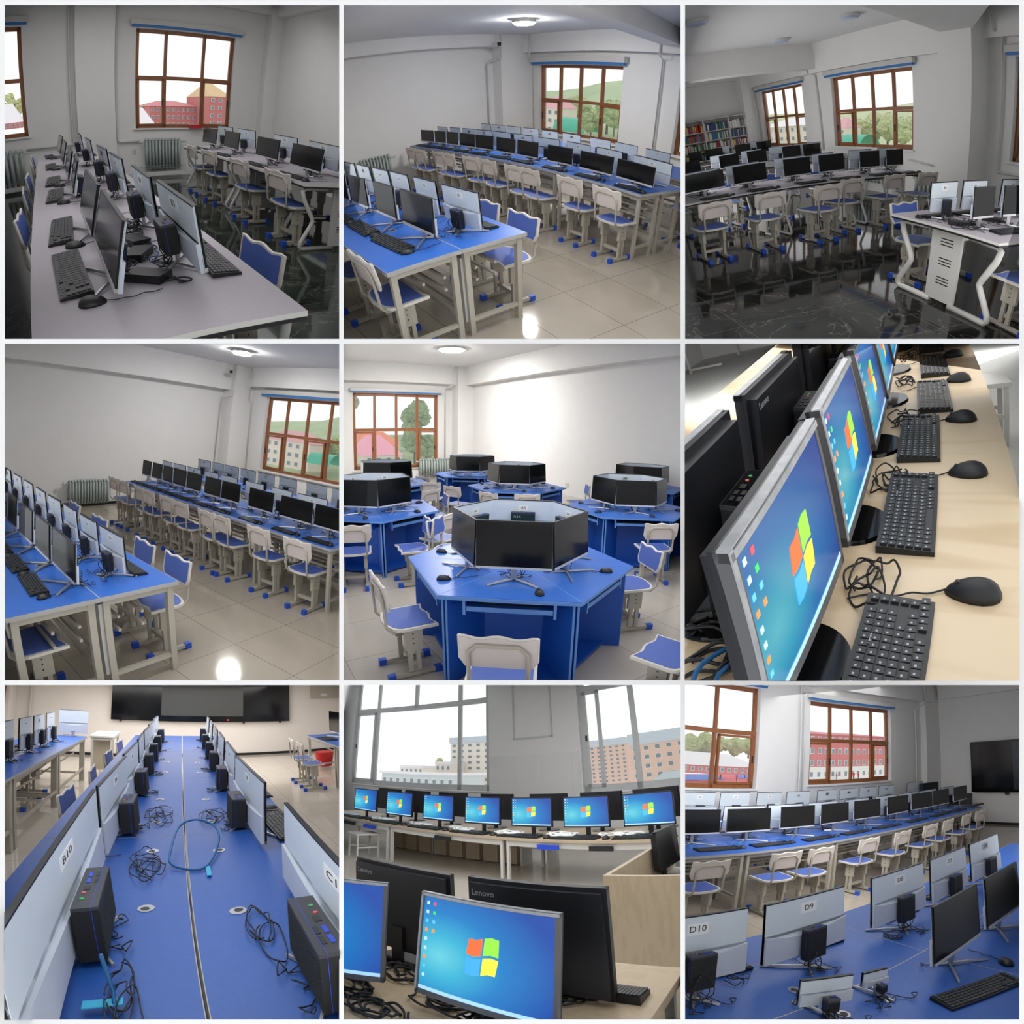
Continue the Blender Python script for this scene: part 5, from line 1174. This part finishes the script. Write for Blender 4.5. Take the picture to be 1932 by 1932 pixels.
for (cx, cy) in ((-.22, 2.95), (-.2, 4.0)): tangle(cx, cy, .75, .16, .42, 5, int(cx*100+cy*10)+99, label='black cable tangle on the %s left desk top of the central row' % ('near' if cy < 3 else 'middle'))
tangle(.2, 3.9, .75, .16, .4, 4, 31, label='black cable tangle on the right half of the central row')
tangle(.28, 2.0, .75, .12, .4, 3, 37, label='black cables behind the nearest right monitor')
tangle(-.25, 1.65, .76, .10, .35, 4, 38, label='black cables behind monitor B10')
m = MB(); m.tube([tuple(at(x, y, 'z', z)) for x, y, z in ((570, 1540, .93), (640, 1740, .80), (655, 1880, .76), (670, 1931, .75))], .007, 6); tag(m.build('cable', WIRB, None, smooth=True), 'blue network cable below the computer of monitor B10', 'cable')
m = MB(); q = at(580, 1810, 'z', .78); m.box((q.x-.06, q.y-.02, .775), (q.x+.06, q.y+.02, .779)); tag(m.build('cable_tag', TAGB), 'cyan paper tag on the near left cable', 'tag')
m = MB(); q = at(1180, 1065, 'z', .76); m.box((q.x-.012, q.y-.07, .758), (q.x+.012, q.y+.07, .762)); tag(m.build('cable_tag', TAGB), 'cyan paper tag on the large cable loop', 'tag')

# ================================================================== ROOM 8: lit desktops, tall windows
use(8)
T8 = tile_mat('grey_tiles', (.50, .46, .40), 1.6, 1.6, .2, .1, (.40, .36, .31), .10, .03)
floor(-1, 11, -3, 15, T8)
XW = 10.263
WALL8 = mat('grey_paint', (.70, .70, .70), .8, noise=.01)
a_r = at(1655, 300, 'x', XW).y
wall('wall_back', 'x', XW, -2, 16, 0, 6, [(7.727, 13.9, 1.35, 5.2), (.6, 4.95, 1.28, 5.2)], m=WALL8)
window('x', XW, 7.727, 13.9, 1.35, 5.2, [8.87, 12.66], 3.90, [(12.75, 13.8, 1.45, 3.84)], fm=ALU, fw=.16, blind=False)
window('x', XW, .6, 4.95, 1.28, 5.2, [a_r], 3.80, [(4.4, 4.85, 1.38, 3.74)], fm=ALU, fw=.16, blind=False)
P = PW('x', XW); m = MB()
for a in (10.75,): bar(m, P, a-.07, a+.07, 3.9, 5.2, .08, .15)
struct(m.build('trim_1', ALU))
m = MB()
for (a0, a1, z0, z1) in ((5.70, 6.90, 2.70, 2.74), (5.70, 6.90, 4.6, 4.64), (5.70, 5.74, 2.7, 4.6), (6.86, 6.90, 2.7, 4.6)): bar(m, P, a0, a1, z0, z1, -.03, 0)
struct(m.build('trim_2', ALU))
m = MB(); bar(m, P, 5.0, 7.7, 0, 2.28, -.02, 0); struct(m.build('trim_3', tile_mat('wall_tiles', (.66, .66, .66), 99, .85, 0, .1, (.5, .5, .5), .2, .01)))
WOOD8 = wood('desk_wood', srgb(178, 160, 134), srgb(184, 167, 141), (1, 1, .3), 6)
d8 = lambda L, D: wdesk(L, D, .75, .04, WOOD8, WHT)
R8F, R8N = 'the far row', 'the near desk'
row_desks(d8, 'd8', 'y', 6.63, 2.18, [2.55, 2.85, 2.8], 1.45, 'light wooden desk on white legs', R8F)
for i, (a, b) in enumerate([(1.93, 2.72), (2.97, 3.76), (4.0, 4.78), (5.05, 5.85), (6.14, 6.96), (7.25, 8.12), (8.36, 9.3)]):
    o = inst(('m8', i % 2), lambda: monitor_black(.81, .50, .15, 2, pc=False, bez=BLK, film=False, baser=.2, brand=False, seed=i)); put(o, 7.02, (a+b)/2, .75, -PI/2)
    tag(o, 'black monitor with lit desktop, %s from the right in %s' % (NTH[i], R8F), 'monitor', 'lit monitors of the far row')
    o = inst(('k8',), lambda: keyboard(.78, .24, H=.03)); put(o, 6.82-.01*i, (a+b)/2+.12, .751, -PI/2); tag(o, 'black keyboard under the %s lit monitor from the right' % NTH[i], 'keyboard', 'keyboards of the far row')
    o = inst(('s8',), lambda: mouse(.17, .11, .06)); put(o, 6.78, (a+b)/2-.42, .751, -PI/2); tag(o, 'black mouse right of the %s lit monitor from the right' % NTH[i], 'mouse', 'mice of the far row')
    tangle(6.95, (a+b)/2+.42, .77, .25, .5, 4, 120+i, PAPER, label='glare-white cables, %s from the right on the far desks' % NTH[i], rad=.018)  # cable tangle coloured white to stand in for glare on the desk
for i, (x0, x1) in enumerate([(1905, 1655), (1590, 1350), (1285, 1060), (980, 785), (720, 550), (500, 370), (330, 225)]):
    p = at(x0, 606, 'x', 7.75); q = at(x1, 606, 'x', 7.75)
    o = inst(('m8b',), lambda: monitor_black(.8, .50, .17, 2, pc=False, bez=BLK, film=False, baser=.2, brand=False, lit=False)); put(o, 7.75, (p.y+q.y)/2, .75, PI/2)
    tag(o, 'black monitor back behind the lit row, %s from the right' % NTH[i], 'monitor', 'monitor backs behind the far row')
for i in range(8):
    y = 5.35+i*.46; m = MB(); m.box((7.95, y, .02), (8.25, y+.36, .47)); o = m.build('wooden_cabinet', WOOD8); tag(o, 'pale wooden box under the far row, %s from the right' % NTH[i], 'box', 'wooden boxes under the far row')
o = stool(.50, .55); put(o, 6.55, 8.25, 0, -.2); tag(o, 'white stool left of the far row', 'stool')
r = root('bench'); m = MB(); m.box((7.9, 4.6, .36), (8.3, 5.25, .40)); m.build('seat', WHT, r)
for y in (4.6, 5.2): MB().box((7.92, y, 0), (8.28, y+.05, .36)).build('leg', WHT, r)
r.matrix_world = CUR.M; mark(r, 8); tag(r, 'white low rack right of the wooden boxes', 'rack')
for k, (y, c) in enumerate(((8.9, 0), (8.2, 1), (6.1, 0), (3.9, 1), (3.0, 0))):
    m = MB(); m.box((6.60, y-.22, .60), (6.64, y+.16, .67)); tag(m.build('desk_drawer', PCBL if c else BLK), 'small %s drawer under the far row, %s from the left' % ('blue' if c else 'black', NTH[k]), 'drawer')
d8n = wdesk(3.4, 1.9, .75, .05, WOOD8, WHT); put(d8n, .62, 4.11, 0, -PI/2); tag(d8n, 'light wooden desk in front with black monitors', 'desk')
p, q = at(440, 1740, 'z', .83), at(1242, 1975, 'z', .83)
L1 = (q-p).length
o = monitor_black(L1, L1*.665, .08, 7, pc=False, film=True, baser=.14, seed=3); bring(o, p, q, .75); tag(o, 'large monitor in front with lit desktop and grey frame', 'monitor')
p, q = at(-420, 1580, 'z', .83), at(250, 1690, 'z', .83)
o = monitor_black(L1, L1*.68, .08, 7, pc=False, film=True, baser=.14, seed=4); d = (p-q).normalized(); bring(o, q+d*L1, q, .75); tag(o, 'lit monitor cut off at the left edge', 'monitor')
q = at(1552, 1775, 'z', .80); d = Vector((-.05, 1, 0)).normalized()
o = monitor_black(.74, .53, .03, 4, pc=False, bez=BLK, film=False, baser=.14, lit=False); bring(o, q, q+d*.74, .75); tag(o, 'black monitor back with grey lettering, right of the two', 'monitor')
e = q+d*.86
o = monitor_black(.74, .50, .05, 4, pc=False, bez=BLK, film=False, baser=.14, lit=False); bring(o, e, e+d*.74, .75); tag(o, 'black monitor back with grey lettering, left of the two', 'monitor')
o = keyboard(.36, .13, H=.03); put(o, q.x+.10, q.y+.08, .751, PI/2); tag(o, 'black keyboard behind the right monitor back', 'keyboard')
for i, (zx, zy) in enumerate(((600, 1820), (60, 1700), (380, 1650), (1260, 1760), (200, 1850))):
    c = at(zx, zy, 'z', .76); tangle(c.x, c.y, .75, .16, .28, 5, 140+i, label='tangled black cables on the near desk, %s' % ('left of the front monitor', 'at the left edge', 'between the monitors', 'right of the front monitor', 'in the lower left corner')[i], rad=.006)
r = root('booth_panel'); MB().box((3.235, .2, 0), (3.27, 1.452, 1.065)).build('front_board', WOOD8, r); MB().box((3.27, 1.415, 0), (4.9, 1.452, 1.065)).build('side_board', WOOD8, r); MB().box((3.27, .2, .72), (4.9, 1.415, .75)).build('shelf_board', mat('shelf_pale', srgb(215, 212, 205), .5), r)
r.matrix_world = CUR.M; mark(r, 8); tag(r, 'wooden booth with low screen boards at the right', 'booth')
p, q = at(1790, 1075, 'z', .86), at(1900, 1005, 'z', .86)
L2 = (q-p).length*1.05; o = monitor_black(max(L2, .35), .36, .11, 2, pc=False, bez=BLK, film=False, baser=.12, lit=False); bring(o, p, q, .75); tag(o, 'dark monitor standing inside the wooden booth', 'monitor')
tangle(3.6, 1.15, .75, .4, .4, 6, 160, label='black cables inside the wooden booth', rad=.008)
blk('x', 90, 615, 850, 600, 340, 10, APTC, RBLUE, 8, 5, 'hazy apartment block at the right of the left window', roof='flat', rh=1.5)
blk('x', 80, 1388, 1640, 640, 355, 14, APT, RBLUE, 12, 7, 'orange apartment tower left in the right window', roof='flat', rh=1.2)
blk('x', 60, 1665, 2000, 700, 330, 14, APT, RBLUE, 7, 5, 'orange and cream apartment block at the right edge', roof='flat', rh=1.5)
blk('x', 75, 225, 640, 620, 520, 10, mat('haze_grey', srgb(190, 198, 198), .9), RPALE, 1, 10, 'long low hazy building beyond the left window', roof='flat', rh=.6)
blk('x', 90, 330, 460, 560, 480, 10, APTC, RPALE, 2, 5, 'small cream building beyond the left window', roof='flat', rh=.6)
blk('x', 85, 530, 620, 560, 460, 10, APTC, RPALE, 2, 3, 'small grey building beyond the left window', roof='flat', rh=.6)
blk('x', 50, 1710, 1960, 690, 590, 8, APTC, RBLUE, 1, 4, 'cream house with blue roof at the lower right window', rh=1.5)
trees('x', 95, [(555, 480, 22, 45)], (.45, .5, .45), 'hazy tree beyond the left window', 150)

# ================================================================== ROOM 9: blue rows, red building outside
use(9)
T9 = tile_mat('beige_tiles_d', (.38, .33, .27), 1.05, .66, .3, 3.4, (.16, .14, .12), .09, .03)
floor(-4, 16, -2, 7, T9)
wall('wall_left', 'y', 6.674, -2, 15.588, 0, 5, [(9.049, 12.732, 1.302, 3.146), (4.4, 7.366, 1.25, 3.25)])
wall('wall_right', 'x', 15.588, -3, 6.674, 0, 5)
struct(MB().box((15.55, -2, 0), (15.588, 6.6, .06)).build('baseboard_right', BLK))
window('y', 6.674, 9.049, 12.732, 1.302, 3.146, [9.97, 10.9, 11.85], 2.28, [(9.12, 9.92, 1.37, 2.23), (11.92, 12.66, 1.37, 2.23)], fw=.085)
window('y', 6.674, 4.4, 7.366, 1.25, 3.25, [5.3, 6.25], 2.33, [(6.33, 7.3, 1.33, 2.28)], fw=.085)
beam('beam', (7.6, 6.45, 3.45), (15.2, 6.674, 4.4)); column('column', (14.6, 6.5, 0), (15.588, 6.674, 4.5)); beam('beam', (15.4, 1, 3.55), (15.588, 6.4, 4.4))
pipe([(8.62, 6.6, 4.4), (8.62, 6.6, .9)], .022, lbl='vertical white pipe left of the four-column window'); pipe([(8.76, 6.62, 3.3), (8.76, 6.62, .9)], .018, lbl='thinner vertical pipe next to the first one')
pipe([(14.4, 6.4, 4.4), (14.4, 6.4, 3.4), (14.1, 6.6, 3.2), (14.1, 6.6, 1)], .025, lbl='vertical white pipe left of the corner')
r = root('display_board'); MB().box((15.46, 2.6, .86), (15.56, 5.53, 2.24)).build('case', BLKG, r); MB().box((15.45, 2.7, .93), (15.46, 4.35, 2.18)).build('screen', mat('screen_green', srgb(50, 62, 64), .2), r)
MB().box((15.48, 4.5, .80), (15.54, 4.6, .86)).build('bracket', BLK, r); r.matrix_world = CUR.M; mark(r, 9); tag(r, 'big black display board on the right wall', 'display board')
b9 = lambda L, D: blue_desk(L, D, top=DESK7, w=.05)
RC, RDD = 'long middle row', 'near row'
row_desks(b9, 'c9', 'x', 2.6, 4.275, [2.1, 1.9, 1.9, 2.05, 2.1], .56, 'blue-topped steel desk', RC+', front half')
row_desks(b9, 'c9', 'x', 2.6, 4.835, [2.1, 1.9, 1.9, 2.05, 2.1], .50, 'blue-topped steel desk', RC+', rear half', flip=True)
row_monitors('x', 4.80, [(4.15-.35, 4.68), (4.80, 5.67), (5.92, 6.71), (6.91, 7.69), (7.88, 8.77), (9.03, 9.91), (10.08, 11.01), (11.08, 11.97), (12.25, 13.1)], '-y', g=.13, H=.32, row=RC, tilt=3, kb=(.30, .15, .72, .14), order='from left')
row_monitors('x', 5.1, [(4.0, 4.85), (5.0, 5.85), (5.95, 6.75), (6.95, 7.75), (8.0, 8.85), (9.1, 9.9), (10.05, 10.9), (11.0, 11.9), (12.2, 13.0)], '+y', g=.09, H=.35, names=['B9', 'B8', 'B7', 'B6', 'B5', 'B4', 'B3', 'B2', 'B1'], row=RC + ', rear side', tilt=3, order='from left')
row_monitors('x', 6.05, [(5.0, 5.72), (5.85, 6.5), (6.72, 7.4), (7.58, 8.22), (8.5, 9.2), (9.32, 10.0), (10.12, 10.8), (10.95, 11.65)], '+y', g=.13, H=.38, names=['A8', 'A7', 'A6', 'A5', 'A4', 'A3', 'A2', 'A1'], row='far window row', tilt=2, order='from left')
row_desks(lambda L, D: blue_desk(L, D), 'a9', 'x', 4.6, 5.8, [2.3, 2.3, 2.3], .7, 'blue-topped steel desk', 'far window row')
row_chairs('x', 4.12, [3.78, 5.05, 5.72, 6.95, 7.95, 8.98, 9.8, 10.75, 11.55], '+y', 1.35, .85, 1.0, row=RC, order='from left')
row_chairs('x', 5.75, [5.2, 6.9, 8.4], '-y', 1.3, .8, 1.0, row=RC + ', rear side', order='from left')
row_desks(b9, 'd9', 'x', 1.2, 1.50, [2.3, 2.3, 2.3], .82, 'blue-topped desk', RDD+', rear half', flip=True)
row_desks(b9, 'd9', 'x', 1.2, .68, [2.3, 2.3, 2.3], .82, 'blue-topped desk', RDD+', front half')
row_monitors('x', 1.84, [(1.42, 2.13), (2.25, 3.07), (3.38, 4.2), (4.31, 5.12), (5.24, 6.03)], '+y', g=.085, H=.34, names=['D10', 'D9', 'D8', 'D7', 'D6'], row=RDD + ', rear side', tilt=-7, kb=(.17, -.3, .5, .13), detail=True, order='from left', big=1.2)
row_monitors('x', 1.24, [(3.03, 3.74), (3.90, 4.6)], '-y', g=.10, H=.33, row=RDD + ', front side', tilt=9, order='from left')
o = keyboard(.62, .15); put(o, 3.12, .99, .751, -.28); tag(o, 'long black keyboard at the lower right edge', 'keyboard')
o = mouse(.12, .08, .036, seed=9); put(o, 3.63, 1.02, .751, -.6); tag(o, 'black mouse at the lower right edge', 'mouse')
for i, (x, y) in enumerate(((2.3, 1.55), (2.15, 1.9), (3.6, 1.75), (3.5, 1.35), (4.4, 1.6))): tangle(x, y, .75, .15, .14, 3, 170+i, label='black cable tangle on the near row, %s from the left' % NTH[i])
for i, (x0, y0, x1, y1) in enumerate(((650, 1830, 945, 1790), (1015, 1725, 1150, 1690))):
    p, q = at(x0, y0, 'z', .80), at(x1, y1, 'z', .80); L_ = (q-p).length; o = monitor_white(L_, L_*.42, .05, -4, 1, True, True); bring(o, q, p, .75); tag(o, 'small white monitor back low in the view, %s' % ('left and larger' if i == 0 else 'right and smaller'), 'monitor')
r = root('teacher_desk'); MB().box((13.6, 5.2, 0), (14.6, 6.2, .9)).build('body', BLK, r); q = at(1395, 600, 'y', 6.0); MB().box((q.x-.5, 5.95, .9), (q.x+.5, 6.05, 1.22)).build('top_box', BLK, r); r.matrix_world = CUR.M; mark(r, 9); tag(r, 'black teacher console by the corner', 'console')
o = monitor_white(.9, .34, .1, 2, 1, False); put(o, 12.95, 6.1, .82, PI); tag(o, 'white monitor left of the black teacher console', 'monitor')
hill(-20, 60, 22, 34, -4.0, lambda u, v: 0, mat('plaza', srgb(205, 198, 188), .9, noise=.04, scale=.5), 'ground')
blk('y', 60, 705, 1160, 545, 300, 12, BRICK, RRED, 4, 13, 'long red school building beyond the four-column window', rh=.8, base=.3)
blk('y', 60, -60, 425, 515, 470, 8, BRICK, RPALE, 1, 12, 'long red shed with pale roof beyond the left window', rh=2.0)
trees('y', 75, [(40, 430, 55, 120), (120, 430, 60, 125), (200, 430, 55, 115), (290, 430, 50, 100), (370, 430, 45, 95)], (.42, .46, .34), 'grey-green tree behind the shed', 181)
p = [at(x, y, 'z', -5.0) for x, y in ((-100, 515), (430, 512), (430, 570), (-100, 580))]
m = MB(); m.add([tuple(v+Vector((0, 0, .05))) for v in p], [(0, 1, 2, 3)]); struct(m.build('ground', mat('court_red', srgb(222, 95, 110), .8)))
p = [at(x, y, 'z', -5.0) for x, y in ((20, 522), (180, 520), (240, 548), (10, 556))]; m = MB(); m.add([tuple(v+Vector((0, 0, .12))) for v in p], [(0, 1, 2, 3)]); struct(m.build('ground', mat('court_blue', srgb(90, 130, 215), .8)))
p = [at(x, y, 'z', -5.0) for x, y in ((290, 522), (430, 520), (430, 540), (320, 545))]; m = MB(); m.add([tuple(v+Vector((0, 0, .12))) for v in p], [(0, 1, 2, 3)]); struct(m.build('ground', mat('court_blue', (1, 1, 1))))
REDC = mat('red_jacket', srgb(205, 40, 60), .7)
for i, (x, y) in enumerate(((193, 545), (212, 545), (305, 562), (350, 540), (780, 552), (870, 552), (967, 550), (994, 552))):
    q = at(x, y, 'z', -4.9 if i < 4 else -4.0); s = 1
    person(REDC, 'person in red jacket outside, %s from the left' % NTH[i], (q.x, q.y, q.z))
# ================================================================== clip each room at the edge of its cell, and the partitions between the cells
bpy.context.view_layer.update()
def clip_all():
    PADG = 0.9
    for o in list(sc.objects):
        if o.type != 'MESH' or o.name not in ROOMOF: continue
        r = RM[ROOMOF[o.name]]; x0, x1 = r.bx[0]-PADG, r.bx[1]+PADG; y0, y1 = r.by[0]-PADG, r.by[1]+PADG
        M = o.matrix_world
        def P(v): return proj(M @ v)
        bb = [P(Vector(c)) for c in o.bound_box]
        xs = [b[0] for b in bb]; ys = [b[1] for b in bb]
        big = (Vector(o.bound_box[6])-Vector(o.bound_box[0])).length > min(1.2, .3*(M @ Vector(o.bound_box[0])).length)
        if not big and (max(xs) < x0-6 or min(xs) > x1+6 or max(ys) < y0-6 or min(ys) > y1+6):
            bpy.data.objects.remove(o); continue
        if not big and min(xs) > x0+3 and max(xs) < x1-3 and min(ys) > y0+3 and max(ys) < y1-3: continue
        me = o.data; pv = [P(v.co) for v in me.vertices]
        inside = [x0 <= p[0] <= x1 and y0 <= p[1] <= y1 for p in pv]
        if all(inside): continue
        if all(p[0] < x0 for p in pv) or all(p[0] > x1 for p in pv) or all(p[1] < y0 for p in pv) or all(p[1] > y1 for p in pv):
            bpy.data.objects.remove(o); continue
        if me.users > 1: me = me.copy(); o.data = me
        bm = bmesh.new(); bm.from_mesh(me)
        if big:
            for _ in range(5):
                lg = [e for e in bm.edges if e.calc_length() > max(.09, .07*min((M @ e.verts[0].co).length, (M @ e.verts[1].co).length))]
                if not lg or len(bm.edges) > 30000: break
                bmesh.ops.subdivide_edges(bm, edges=lg, cuts=1, use_grid_fill=True)
        for ax, lim, sg in ((0, x0, -1), (0, x1, 1), (1, y0, -1), (1, y1, 1)):
            g = {v: sg*(P(v.co)[ax]-lim) for v in bm.verts}
            if not any(x > 1e-3 for x in g.values()): continue
            if all(x > 0 for x in g.values()): bm.clear(); break
            zero = set()
            for e in list(bm.edges):
                a, b = e.verts; ga, gb = g[a], g[b]
                if (ga > 1e-3 and gb < -1e-3) or (ga < -1e-3 and gb > 1e-3):
                    A, B = a.co.copy(), b.co.copy(); lo, hi = 0.0, 1.0
                    for _ in range(14):
                        t = (lo+hi)/2; gm = sg*(P(A.lerp(B, t))[ax]-lim)
                        if (gm > 0) == (ga > 0): lo = t
                        else: hi = t
                    ne, nv = bmesh.utils.edge_split(e, a, t); nv.co = A.lerp(B, t); g[nv] = 0.0; zero.add(nv)
            for v, x in g.items():
                if abs(x) <= 1e-3: zero.add(v)
            if zero: bmesh.ops.connect_verts(bm, verts=list(zero), check_degenerate=False)
            kill = [v for v in bm.verts if g.get(v, 0) > 1e-3]
            bmesh.ops.delete(bm, geom=kill, context='VERTS')
        if not bm.verts or not bm.faces: bm.free(); bpy.data.objects.remove(o); continue
        bm.to_mesh(me); bm.free(); me.update()
clip_all()
alive = {o.name for o in sc.objects}
par = {}
for o in sc.objects:
    if o.parent: par.setdefault(o.parent.name, 0); par[o.parent.name] += 1
for o in list(sc.objects):          # things that nothing of the view shows
    if o.type == 'EMPTY' and o.name not in par: bpy.data.objects.remove(o)
# partitions: straight in the view, solid, from just before the nearest things to behind the farthest wall
PW_ = mat('partition_white', (.92, .92, .92), .9, noise=.01)
def partition(name, x0, x1, y0, y1, r0=1.6, r1=18.0):
    mb = MB(); horiz = (x1-x0) > (y1-y0); n = 64; rr = [r0, 2.2, 3, 4.5, 7, 12, r1]
    for i in range(n+1):
        if horiz: ps = [(x0+(x1-x0)*i/n, y0), (x0+(x1-x0)*i/n, y1)]
        else: ps = [(x0, y0+(y1-y0)*i/n), (x1, y0+(y1-y0)*i/n)]
        for rad in rr:
            for p in ps: mb.v.append(tuple(pdir(*p)*rad))
    K = len(rr)*2
    def q(a, b, c, d): mb.f.append((a, b, c, d)); mb.mi.append(0)
    for i in range(n):
        o, p = i*K, (i+1)*K
        q(o, o+1, p+1, p)
        for j in range(len(rr)-1):
            q(o+2*j, p+2*j, p+2*j+2, o+2*j+2); q(o+2*j+1, o+2*j+3, p+2*j+3, p+2*j+1)
        e = K-2; q(o+e, p+e, p+e+1, o+e+1)
    o = bpy.data.objects.new(name, mb.mesh(name, PW_)); COL.objects.link(o); o['kind'] = 'structure'
for i, (a, b) in enumerate(((-14, 9), (640, 648.5), (1284, 1292.5), (1923, 1946))):
    partition('partition', a, b, -14, 1946)
for i, (a, b) in enumerate(((-14, 9.5), (639.5, 648.5), (1283.5, 1292.5), (1923.5, 1946))):
    partition('partition', -14, 1946, a, b)
